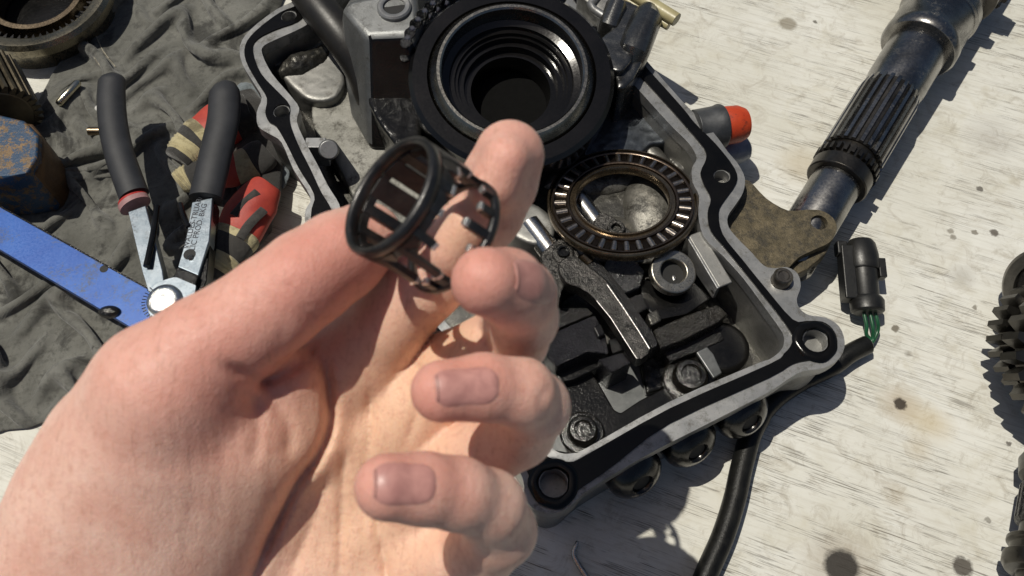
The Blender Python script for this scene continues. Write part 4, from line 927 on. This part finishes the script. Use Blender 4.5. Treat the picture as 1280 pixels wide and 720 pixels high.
MB().prism(lp, -34, 0).build('block_body', RP, ms, bevel=2.5, seg=3, angle=60)
lp = LP([(30, 152), (50, 166), (54, 190), (44, 216), (30, 212)], 34, 2)
MB().prism(lp, -32, 0).build('block_edge', metal('rust_edge', (0.14, 0.075, 0.03), (0.06, 0.035, 0.02), (0.4, 0.6), 0.3, 0.1, 1, 0.4, 0.3), ms, bevel=3, seg=3, angle=60)
# two dropped pins
zz = hz(85, 118)+3
pn = MB().tube([P(73, 130, zz), P(74, 128.5, zz), P(97, 104, zz+1), P(98, 102.5, zz+1)], [1.6, 2.2, 2.2, 1.6], 14).build('dowel_pin', metal('brass_pin', (0.55, 0.50, 0.36), (0.7, 0.66, 0.52), (0.15, 0.25), 1.0)); tag(pn, 'small bright brass coloured pin lying in a fold of the trousers', 'pin')
zz = hz(120, 166)+3
pn = MB().tube([P(111, 164, zz), P(129, 164, zz)], 2.4, 14).build('dowel_pin', STEEL_D); tag(pn, 'small dull pin half under the left plier grip', 'pin')
lint = MB().ball(P(127, 135, hz(127, 135)+2), 3, 10, 6, (1.3, .8, .5)).build('lint', plain('white_fluff', (.6, .6, .58), .9)); tag(lint, 'tiny white scrap of lint on the trousers beside the left plier grip', 'lint')
# ------------------------------------------------------------------ the hand: one continuous skin grown from rounded bones and pads
def make_hand():
    J = {
     'thumb': [(212, 486, 214, 16), (258, 440, 213, 13.4), (345, 378, 214, 11.7), (385, 347, 217, 11.6), (425, 320, 221, 11.0), (457, 299, 224, 9.6)],
     'index': [(432, 462, 241, 10.8), (480, 410, 238, 10.8), (533, 350, 233, 10.4), (575, 306, 230, 10.0), (607, 264, 226, 9.5), (624, 228, 222, 9.3), (637, 194, 219, 8.7)],
     'middle': [(505, 525, 244, 11.0), (570, 462, 240, 10.6), (638, 424, 229, 9.6), (652, 398, 216, 8.7), (650, 370, 203, 8.2), (634, 358, 196, 8.2), (607, 352, 189, 7.5)],
     'ring': [(528, 615, 244, 10.8), (590, 575, 236, 9.8), (648, 540, 224, 8.9), (668, 508, 212, 8.3), (650, 490, 203, 7.8), (605, 484, 198, 7.4), (552, 489, 194, 6.9)],
     'pinky': [(540, 705, 242, 10.5), (590, 700, 230, 9.6), (625, 664, 212, 8.5), (612, 632, 201, 8.0), (572, 617, 193, 7.8), (530, 611, 188, 7.5), (485, 609, 184, 7.1)],
    }
    chains = {k: [(D(x, y, d), r) for x, y, d, r in v] for k, v in J.items()}
    Wr = D(140, 890, 243)
    palm = []
    def link(a, ra, b, rb): palm.append((np.asarray(a), ra, np.asarray(b), rb))
    mcp = {k: chains[k][0] for k in ('index', 'middle', 'ring', 'pinky')}
    wx = nrm(D(540, 705, 242)-D(432, 462, 241))
    for i, k in enumerate(('index', 'middle', 'ring', 'pinky')):
        c, r = mcp[k]
        link(c+FW*2, r+1.0, Wr+wx*(i-1.5)*11+FW*2, 14)
    # ball of the thumb, its bone and the outer side of the palm
    link(D(262, 505, 224), 15, D(110, 830, 236), 19)
    link(D(292, 560, 229), 19, D(170, 800, 238), 19)
    link(D(345, 525, 237), 12.5, D(290, 690, 243), 15)
    link(D(148, 560, 232), 18, D(10, 820, 240), 21)
    link(D(300, 480, 236), 11, D(440, 452, 243), 11); link(D(330, 500, 240), 12, D(420, 540, 246), 12)
    link(D(212, 486, 214), 15, D(110, 690, 230), 19)
    link(D(500, 780, 246), 14, D(300, 930, 247), 17)
    # forearm
    link(D(212, 560, 223), 19, D(185, 700, 233), 20.5)
    link(D(196, 495, 222), 17.2, D(122, 625, 231), 18.5); link(D(356, 478, 227), 9.5, D(374, 545, 236), 12)
    A2 = D(-260, 1270, 262)
    link(Wr+wx*11, 17, A2+wx*13, 24); link(Wr-wx*13, 17, A2-wx*13, 24)
    allp = [p for c in chains.values() for p, r in c]
    lo = np.min([D(-20, 720, 200), D(0, 800, 260), *allp, D(420, 900, 255)-15, Wr-25, A2-45], axis=0)-18
    hi = np.max([*allp, D(100, 480, 190), Wr+25], axis=0)+16
    vx = 1.0
    n = np.ceil((hi-lo)/vx).astype(int)+1
    BIG = 9.0
    X = [lo[i]+vx*np.arange(n[i], dtype=np.float32) for i in range(3)]
    def cone(F, a, ra, b, rb, k):
        """blends a rounded cone into the field F"""
        m = max(ra, rb)+k+3
        l = np.maximum(((np.minimum(a, b)-m-lo)/vx).astype(int), 0); h = np.minimum(((np.maximum(a, b)+m-lo)/vx).astype(int)+1, n)
        if np.any(h <= l): return
        x = X[0][l[0]:h[0], None, None]; y = X[1][None, l[1]:h[1], None]; z = X[2][None, None, l[2]:h[2]]
        ab = b-a; L2 = float(ab@ab)
        px, py, pz = x-a[0], y-a[1], z-a[2]
        t = np.clip((px*ab[0]+py*ab[1]+pz*ab[2])/L2, 0, 1)
        d = np.sqrt((px-t*ab[0])**2+(py-t*ab[1])**2+(pz-t*ab[2])**2)-(ra+(rb-ra)*t)
        S = F[l[0]:h[0], l[1]:h[1], l[2]:h[2]]
        q = np.clip(k-np.abs(S-d), 0, None)/k
        F[l[0]:h[0], l[1]:h[1], l[2]:h[2]] = np.minimum(S, d)-q*q*k*0.25
    new = lambda: np.full(tuple(n), BIG, np.float32)
    Fp = new()
    for a, ra, b, rb in palm: cone(Fp, a, ra, b, rb, 7)
    tot = Fp.copy()
    for k, c in chains.items():
        F = new()
        for (a, ra), (b, rb) in zip(c[:-1], c[1:]): cone(F, a, ra, b, rb, 2.2)
        if k == 'thumb':
            kk = 6.0
            cone(F, D(375, 348, 210), 7.4, D(425, 312, 215), 7.0, 5)      # pad
        else:
            kk = 6.5
        if k == 'index':
            cone(F, D(480, 412, 233), 6.5, D(520, 370, 229), 6.3, 4); cone(F, D(560, 315, 222.5), 6.0, D(585, 282, 219), 5.6, 4)
            cone(F, D(618, 232, 212), 6.2, D(632, 200, 210.5), 5.6, 4)
        if k == 'middle': cone(F, D(560, 470, 233), 6.5, D(605, 440, 227), 6.0, 4)
        q = np.clip(kk-np.abs(Fp-F), 0, None)/kk
        tot = np.minimum(tot, np.minimum(Fp, F)-q*q*kk*0.25)
        del F
    # creases and folds, pressed into the side that faces the lens
    near = np.argwhere(np.abs(tot) < 4)
    pts = lo+near*vx
    v = pts-CAM; dep = v@FW
    u, w = 640+FPX*(v@RT)/dep, 360-FPX*(v@UP)/dep
    gx, gy, gz = [g for g in (None, None, None)]
    def gradf(ax):
        a = near.copy(); b = near.copy(); a[:, ax] = np.minimum(a[:, ax]+1, n[ax]-1); b[:, ax] = np.maximum(b[:, ax]-1, 0)
        return tot[a[:, 0], a[:, 1], a[:, 2]]-tot[b[:, 0], b[:, 1], b[:, 2]]
    g = np.stack([gradf(0), gradf(1), gradf(2)], 1); g /= np.linalg.norm(g, axis=1)[:, None]+1e-6
    facing = np.clip(-(g@FW)*1.5+0.1, 0, 1)
    add = np.zeros(len(near), np.float32)
    def groove(line, width, depth, dr):
        line = smooth_loop([V(*p) for p in line], 4, False)
        best = np.full(len(near), 1e9); L = len(line)
        fade = np.zeros(len(near))
        for i in range(L-1):
            a, b = line[i], line[i+1]; ab = b-a
            t = np.clip(((u-a[0])*ab[0]+(w-a[1])*ab[1])/(ab@ab+1e-9), 0, 1)
            d = np.hypot(u-a[0]-t*ab[0], w-a[1]-t*ab[1])
            m = d < best; best[m] = d[m]; fade[m] = ((i+t)/(L-1))[m]
        taper = np.clip(np.minimum(fade, 1-fade)*6, 0.15, 1)
        wpx = width*FPX/dep
        add[:] += np.where((dep > dr[0]) & (dep < dr[1]), depth*taper*np.exp(-(best/wpx)**2)*facing, 0)
    pal = (205, 262)
    groove([(404, 440), (411, 480), (412, 530), (396, 572), (366, 612), (335, 680), (300, 760)], 1.5, 3.0, pal)
    groove([(408, 424), (372, 456), (334, 477), (308, 470), (276, 452)], 1.3, 2.0, (192, 262))
    groove([(410, 470), (398, 452), (380, 446)], 1.4, 0.6, pal)
    groove([(326, 472), (348, 505), (362, 540), (356, 575)], 1.8, 1.0, pal)
    groove([(300, 478), (318, 510), (322, 545), (316, 580)], 1.6, 0.6, pal)
    groove([(461, 478), (463, 530), (458, 590), (462, 640)], 1.0, 0.8, pal)
    groove([(433, 560), (428, 610), (427, 665), (424, 740)], 1.1, 1.2, pal)
    groove([(470, 640), (476, 680), (487, 740)], 1.0, 1.3, pal)
    groove([(549, 668), (552, 700), (556, 740)], 1.0, 1.0, pal)
    groove([(520, 452), (528, 480), (520, 520), (505, 560)], 1.0, 0.9, pal)
    groove([(410, 600), (392, 650), (362, 720)], 1.1, 0.9, pal)
    groove([(352, 352), (378, 372), (392, 402)], 0.7, 0.5, (192, 220))
    groove([(362, 340), (390, 362), (402, 388)], 0.6, 0.35, (192, 220))
    groove([(322, 358), (352, 402), (352, 430)], 1.2, 0.4, (192, 220))
    groove([(598, 196), (606, 222), (622, 240)], 0.5, 0.3, (200, 225))
    groove([(520, 360), (545, 372), (560, 392)], 0.8, 0.9, (215, 245))
    groove([(585, 402), (600, 412), (616, 440)], 0.8, 1.0, (212, 245))
    groove([(690, 480), (676, 500), (682, 525)], 0.9, 0.5, (190, 230))
    rs = np.random.RandomState(3)
    for i in range(16):                                            # fine lines across the ball of the thumb
        x0 = 150+i*13+rs.uniform(-4, 4); y0 = 500+rs.uniform(-25, 30)
        groove([(x0, y0), (x0+6, y0+60), (x0+2+rs.uniform(-6, 6), y0+120), (x0-6, y0+170+rs.uniform(0, 60))], 0.6, 0.10+0.12*rs.rand(), (190, 240))
    tot[near[:, 0], near[:, 1], near[:, 2]] += add
    # surface nets
    S = tot < 0
    c = np.zeros(tuple(n-1), bool); cnt = np.zeros(tuple(n-1), np.int8)
    for i in (0, 1):
        for j in (0, 1):
            for k in (0, 1): cnt += S[i:n[0]-1+i, j:n[1]-1+j, k:n[2]-1+k]
    act = (cnt > 0) & (cnt < 8)
    cells = np.argwhere(act); idx = np.full(act.shape, -1, np.int32); idx[act] = np.arange(len(cells))
    acc = np.zeros((len(cells), 3)); num = np.zeros(len(cells))
    cor = [(0, 0, 0), (1, 0, 0), (0, 1, 0), (1, 1, 0), (0, 0, 1), (1, 0, 1), (0, 1, 1), (1, 1, 1)]
    val = [tot[cells[:, 0]+a, cells[:, 1]+b, cells[:, 2]+cc] for a, b, cc in cor]
    for i in range(8):
        for j in range(i+1, 8):
            if sum(abs(cor[i][q]-cor[j][q]) for q in range(3)) != 1: continue
            m = (val[i] < 0) != (val[j] < 0)
            t = val[i]/(val[i]-val[j]+1e-9)
            p = np.array(cor[i])+t[:, None]*(np.array(cor[j])-np.array(cor[i]))
            acc[m] += p[m]; num[m] += 1
    vert = lo+(cells+acc/num[:, None])*vx
    quads = []
    for ax in range(3):
        a = [slice(None)]*3; b = [slice(None)]*3; a[ax] = slice(0, n[ax]-1); b[ax] = slice(1, n[ax])
        s0, s1 = S[tuple(a)], S[tuple(b)]
        e = np.argwhere(s0 != s1)
        o1, o2 = [(1, 2), (2, 0), (0, 1)][ax]
        e = e[(e[:, o1] > 0) & (e[:, o2] > 0) & (e[:, o1] < n[o1]-1) & (e[:, o2] < n[o2]-1)]
        def cell(d1, d2):
            q = e.copy(); q[:, o1] -= d1; q[:, o2] -= d2
            return idx[q[:, 0], q[:, 1], q[:, 2]]
        q = np.stack([cell(1, 1), cell(0, 1), cell(0, 0), cell(1, 0)], 1)
        fl = ~s0[e[:, 0], e[:, 1], e[:, 2]]
        q[fl] = q[fl][:, ::-1]
        quads.append(q)
    quads = np.concatenate(quads)
    def samp(p):
        q = (np.asarray(p)-lo)/vx; i = np.clip(np.floor(q).astype(int), 0, n-2); fr = q-i; r = 0
        for a in (0, 1):
            for b in (0, 1):
                for cc in (0, 1):
                    r += tot[i[0]+a, i[1]+b, i[2]+cc]*(fr[0] if a else 1-fr[0])*(fr[1] if b else 1-fr[1])*(fr[2] if cc else 1-fr[2])
        return r
    # tone of the skin: pinker at the finger ends, the knuckles and the ball of the thumb, yellower in the palm
    red = np.zeros(len(vert))
    for (x, y, d), r, a in [((640, 188, 208), 18, .6), ((598, 352, 185), 13, 1.0), ((545, 489, 190), 12, .9), ((478, 609, 180), 13, .9), ((660, 350, 196), 10, .5),
                            ((620, 476, 192), 8, .6), ((300, 470, 205), 22, .55), ((395, 340, 203), 18, .7), ((588, 600, 184), 8, .45), ((200, 430, 205), 26, .4), ((440, 300, 205), 14, .7)]:
        red += a*np.exp(-(np.linalg.norm(vert-D(x, y, d), axis=1)/r)**2)
    yel = np.zeros(len(vert))
    for (x, y, d), r in [((470, 520, 228), 24), ((450, 680, 228), 26), ((560, 440, 226), 16), ((590, 290, 214), 10)]:
        yel += 0.8*np.exp(-(np.linalg.norm(vert-D(x, y, d), axis=1)/r)**2)
    base = D(140, 890, 243)
    me = bpy.data.meshes.new('hand')
    me.from_pydata(((vert-base)/1000).tolist(), [], quads.tolist())
    at = me.attributes.new('flush', 'FLOAT', 'POINT'); at.data.foreach_set('value', np.clip(red, 0, 1).astype(np.float32))
    at = me.attributes.new('yellow', 'FLOAT', 'POINT'); at.data.foreach_set('value', np.clip(yel, 0, 1).astype(np.float32))
    me.shade_smooth()
    return me, base, samp, chains

def skin_mat():
    m, N, L, b = nodes('skin'); v = coords(N, L)
    a1 = N.new('ShaderNodeAttribute'); a1.attribute_name = 'flush'; a2 = N.new('ShaderNodeAttribute'); a2.attribute_name = 'yellow'
    n1 = noise(N, L, v, 0.09, 4, 0.6); n2 = noise(N, L, v, 0.5, 5, 0.6); n3 = noise(N, L, v, 2.2, 4, 0.7)
    col = mixc(N, L, ramp(N, L, n1, 0.35, 0.65), (0.74, 0.435, 0.35, 1), (0.82, 0.55, 0.455, 1))
    col = mixc(N, L, a2.outputs['Fac'], col, (0.80, 0.52, 0.36, 1))
    col = mixc(N, L, mth(N, L, 'MULTIPLY', a1.outputs['Fac'], 0.75), col, (0.66, 0.265, 0.215, 1))
    col = mixc(N, L, ramp(N, L, n2, 0.5, 0.75, (0, 0, 0, 1), (0.5, 0.5, 0.5, 1)), col, (0.55, 0.25, 0.19, 1))
    col = mixc(N, L, ramp(N, L, n3, 0.55, 0.8, (0, 0, 0, 1), (0.30, 0.30, 0.30, 1)), col, (0.30, 0.15, 0.11, 1))
    col = mixc(N, L, ramp(N, L, noise(N, L, coords(N, L, (1150, 170, 170), (0, 0, 0.12)), 0.8, 6, 0.7), 0.56, 0.68, (0, 0, 0, 1), (0.35, 0.35, 0.35, 1)), col, (0.42, 0.20, 0.14, 1))
    L.new(col, b.inputs['Base Color'])
    L.new(mth(N, L, 'MULTIPLY_ADD', n2, 0.2, 0.38), b.inputs['Roughness'])
    b.inputs['Subsurface Weight'].default_value = 0.35
    b.inputs['Subsurface Radius'].default_value = (1.0, 0.35, 0.18)
    b.inputs['Subsurface Scale'].default_value = 0.0035
    b.inputs['Specular IOR Level'].default_value = 0.38
    vo = N.new('ShaderNodeTexVoronoi'); vo.inputs['Scale'].default_value = 1.1; vo.feature = 'DISTANCE_TO_EDGE'
    v2 = coords(N, L, (1000, 560, 800), (0, 0, 0.6)); L.new(v2, vo.inputs['Vector'])
    k1 = bumpn(N, L, None, ramp(N, L, vo.outputs['Distance'], 0, 0.15), 0.45, 0.12)
    k2 = bumpn(N, L, None, noise(N, L, coords(N, L, (1150, 170, 170), (0, 0, 0.12)), 0.8, 6, 0.7), 0.45, 0.28, k1)
    bumpn(N, L, b, n2, 0.25, 0.5, k2)
    return m
GRIME = plain('nail_grime', (0.22, 0.11, 0.085), 0.7)
def nail(parent, samp, root, tip, dorsal, wid, mat, turn=0.0):
    """a nail laid on the skin: from its root to the free edge, curved over the finger"""
    root = np.asarray(root); tip = np.asarray(tip); al = nrm(tip-root); dorsal = nrm(dorsal-al*(dorsal@al)); side = np.cross(al, dorsal)
    L = np.linalg.norm(tip-root); nu, nv = 13, 13; g = []
    for j in range(nv):
        vv = j/(nv-1)
        for i in range(nu):
            uu = i/(nu-1)*2-1
            half = wid*(1-0.16*(1-vv)) * math.sqrt(max(0.0, 1-(max(0, 0.28-vv)/0.30)**2)) * math.sqrt(max(0.0, 1-(max(0, vv-0.80)/0.27)**2))
            ang = uu*half/7.0
            o = root+al*L*vv
            dr = dorsal*math.cos(ang)+side*math.sin(ang)
            p = o+dr*16; s = 0
            for _ in range(60):
                d = samp(p)
                if d < 0.05: break
                p = p-dr*min(max(d*0.8, 0.05), 1.5)
            edge = max(abs(uu), 1-vv*4, (vv-0.93)*10)
            off = 0.22-0.50*max(0, edge-0.72)/0.28
            g.append(p+dr*off)
    f = [(j*nu+i, j*nu+i+1, (j+1)*nu+i+1, (j+1)*nu+i) for j in range(nv-1) for i in range(nu-1)]
    mb = MB().add(g, f)
    ob = mb.build('fingernail', mat, parent, fix=True, angle=80)
    so = ob.modifiers.new('thick', 'SOLIDIFY'); so.thickness = 0.0003; so.offset = -1
    su = ob.modifiers.new('sub', 'SUBSURF'); su.levels = su.render_levels = 1
    row = [g[(nv-2)*nu+i]*.5+g[(nv-1)*nu+i]*.5 for i in range(1, nu-1)]
    MB().tube(row, [0.05]+[0.12]*(len(row)-2)+[0.05], 6).build('nail_grime', GRIME, parent)
    return ob

hand_me, hand_base, hsamp, hch = make_hand()
SKIN = skin_mat(); hand_me.materials.append(SKIN)
hand = bpy.data.objects.new('person', hand_me); COL.objects.link(hand); hand.location = hand_base/1000; hand['_base'] = [float(q) for q in hand_base]
tag(hand, 'person reaching in from below, open bare palm holding a broken bearing cage, three fingers curled', 'person')
sb = hand.modifiers.new('smooth', 'SMOOTH'); sb.factor = 0.5; sb.iterations = 2
su = hand.modifiers.new('sub', 'SUBSURF'); su.levels = 0; su.render_levels = 1
NAIL = plain('nail', (0.58, 0.295, 0.26), 0.40, 0, (0.43, 0.205, 0.185), 0.25, 0.15, 0.08, 1.5, coat=0.0)
nail(hand, hsamp, D(668, 360, 203), D(616, 344, 188.5), D(660, 300, 150)-D(640, 350, 196), 6.0, NAIL)
nail(hand, hsamp, D(612, 483, 198), D(534, 487, 192.5), D(575, 470, 150)-D(575, 485, 196), 5.6, NAIL)
nail(hand, hsamp, D(532, 608, 188), D(456, 607, 182.5), D(500, 585, 150)-D(500, 609, 185), 5.4, NAIL)
# ------------------------------------------------------------------ the broken needle bearing cage held up in the fingers
e1 = nrm(RT*0.53+UP*0.85); side = nrm(RT*0.85-UP*0.53)
cax = nrm(side*0.80+FW*0.60)                       # from the near ring to the far ring
e2 = nrm(side*0.60-FW*0.80)
cc0 = D(483, 242, 192); RC = 14.0; LCG = 21.0
CG = metal('blued_cage', (0.05, 0.05, 0.052), (0.095, 0.092, 0.09), (0.32, 0.48), 0.9, 0.15, 1.0, 0.3, 0.15, dirt=(0.04, 0.026, 0.02), dirt_at=(0.60, 0.75), coat=0.2)
CGB = metal('broken_steel', (0.72, 0.70, 0.66), (0.85, 0.83, 0.8), (0.3, 0.5), 1.0, 0.4, 1.5, 0.6, 0.3)
cage = thing('bearing_cage', 'broken black needle bearing cage with snapped bars, held up between thumb and fingers', 'bearing cage', cc0)
def cring(h0, h1, ri, ro, name):
    b_ = 0.5
    return MB().lathe(cc0, cax, [(h0, ri+b_), (h0+b_, ri), (h1-b_, ri), (h1, ri+b_), (h1, ro-b_), (h1-b_, ro), (h0+b_, ro), (h0, ro-b_)], 96, closed=True, x=e1).build(name, CG, cage, angle=60)
cring(0, 3.0, RC-1.2, RC+0.6, 'end_ring')
cring(LCG-2.2, LCG, RC-1.3, RC+0.6, 'end_ring')
yy = np.cross(cax, e1)
sg = 1 if yy@e2 > 0 else -1
def bar_at(deg, h0, h1, w=0.9, th=0.8, snapped=None, bend=0):
    a = math.radians(deg)*sg
    d = e1*math.cos(a)+yy*math.sin(a); t = np.cross(cax, d)
    a0 = cc0+cax*h0+d*(RC-0.4); a1 = cc0+cax*h1+d*(RC-0.4+bend)+t*bend*.6
    x = nrm(a1-a0)
    MB().box((a0+a1)/2, (np.linalg.norm(a1-a0)/2, w, th), x, t).build('cage_bar', CG, cage, bevel=0.25)
    if snapped is not None:
        e = a1 if snapped else a0
        MB().box(e+x*(0.4 if snapped else -0.4), (0.5, w*.95, th*.95), x, t, taper=.8).build('snapped_end', CGB, cage, bevel=0.2)
def wall_arc(d0, d1, h0, h1):
    a0, a1 = sorted((math.radians(d0)*sg, math.radians(d1)*sg))
    MB().lathe(cc0, cax, [(h0, RC-1.0), (h1, RC-1.0), (h1, RC+.2), (h0, RC+.2)], max(6, int(abs(d1-d0)/5)), closed=True, x=e1, a0=a0, a1=a1).build('cage_web', CG, cage, angle=60)
wall_arc(-180, 180-.01, 3.4, 5.4)
wall_arc(-26, 6, 5.0, LCG-2)
for deg, w__ in ((-42, 1.5), (-62, 2.3), (-88, 2.6), (-112, 1.4)): bar_at(deg, 3, LCG-1.5, w__, 0.9)
for deg in (-138, -158): bar_at(deg, 3, 10 if deg < -150 else 14, 1.2, 0.9, True, -.5)
bar_at(152, 3, 13.5, 1.1, .9, True, .5); bar_at(150, LCG-4.5, LCG-1, 1.1, .8, False); bar_at(126, 3, LCG-6, .9, .8, True, .8); bar_at(134, LCG-5, LCG-1, 1.1, .8, False)
bar_at(104, 3, 8.5, 1.0, .8, True, 0.8)
bar_at(176, 3, 10.5, 1.3, .9, True, -1.0); bar_at(196, 3, 7, 1.0, .9, True, -0.4); bar_at(166, 3, 11, .8, .8, True, -1.0)
bar_at(80, 3, 5.6, 1.0, .8, True); bar_at(56, 3, 6.4, 1.3, .8, True, .2); bar_at(32, 3, 7.5, 1.6, .8, True, .3); bar_at(12, 3, 12, 2.2, .9, True, .4)
bar_at(28, LCG-4.5, LCG-1, 1.0, .8, False); bar_at(52, LCG-5.4, LCG-1, 1.1, .8, False); bar_at(74, LCG-8.0, LCG-1, 1.1, .8, False); bar_at(92, LCG-4.0, LCG-1, 1.0, .8, False)
# torn web left hanging on the near ring
for a_, w_, l_ in ((14, 3.2, 9.5), (30, 3.0, 7.0), (50, 2.4, 4.6), (70, 2.2, 3.4), (116, 2.2, 3.4), (142, 1.8, 3.0), (160, 2, 3.2)):
    a = math.radians(a_)*sg; d = e1*math.cos(a)+yy*math.sin(a); t = np.cross(cax, d); o = cc0+cax*3.2+d*(RC-.2)
    MB().add([o-t*w_-d*.6, o+t*w_-d*.6, o+t*w_*.5+cax*l_*.7-d*.6, o-t*w_*.1+cax*l_-d*.5, o-t*w_*.8+cax*l_*.4-d*.6,
              o-t*w_+d*.6, o+t*w_+d*.6, o+t*w_*.5+cax*l_*.7+d*.5, o-t*w_*.1+cax*l_+d*.4, o-t*w_*.8+cax*l_*.4+d*.6],
             [(4, 3, 2, 1, 0), (5, 6, 7, 8, 9), (0, 1, 6, 5), (1, 2, 7, 6), (2, 3, 8, 7), (3, 4, 9, 8), (4, 0, 5, 9)]).build('torn_web', CG, cage, smooth=False)
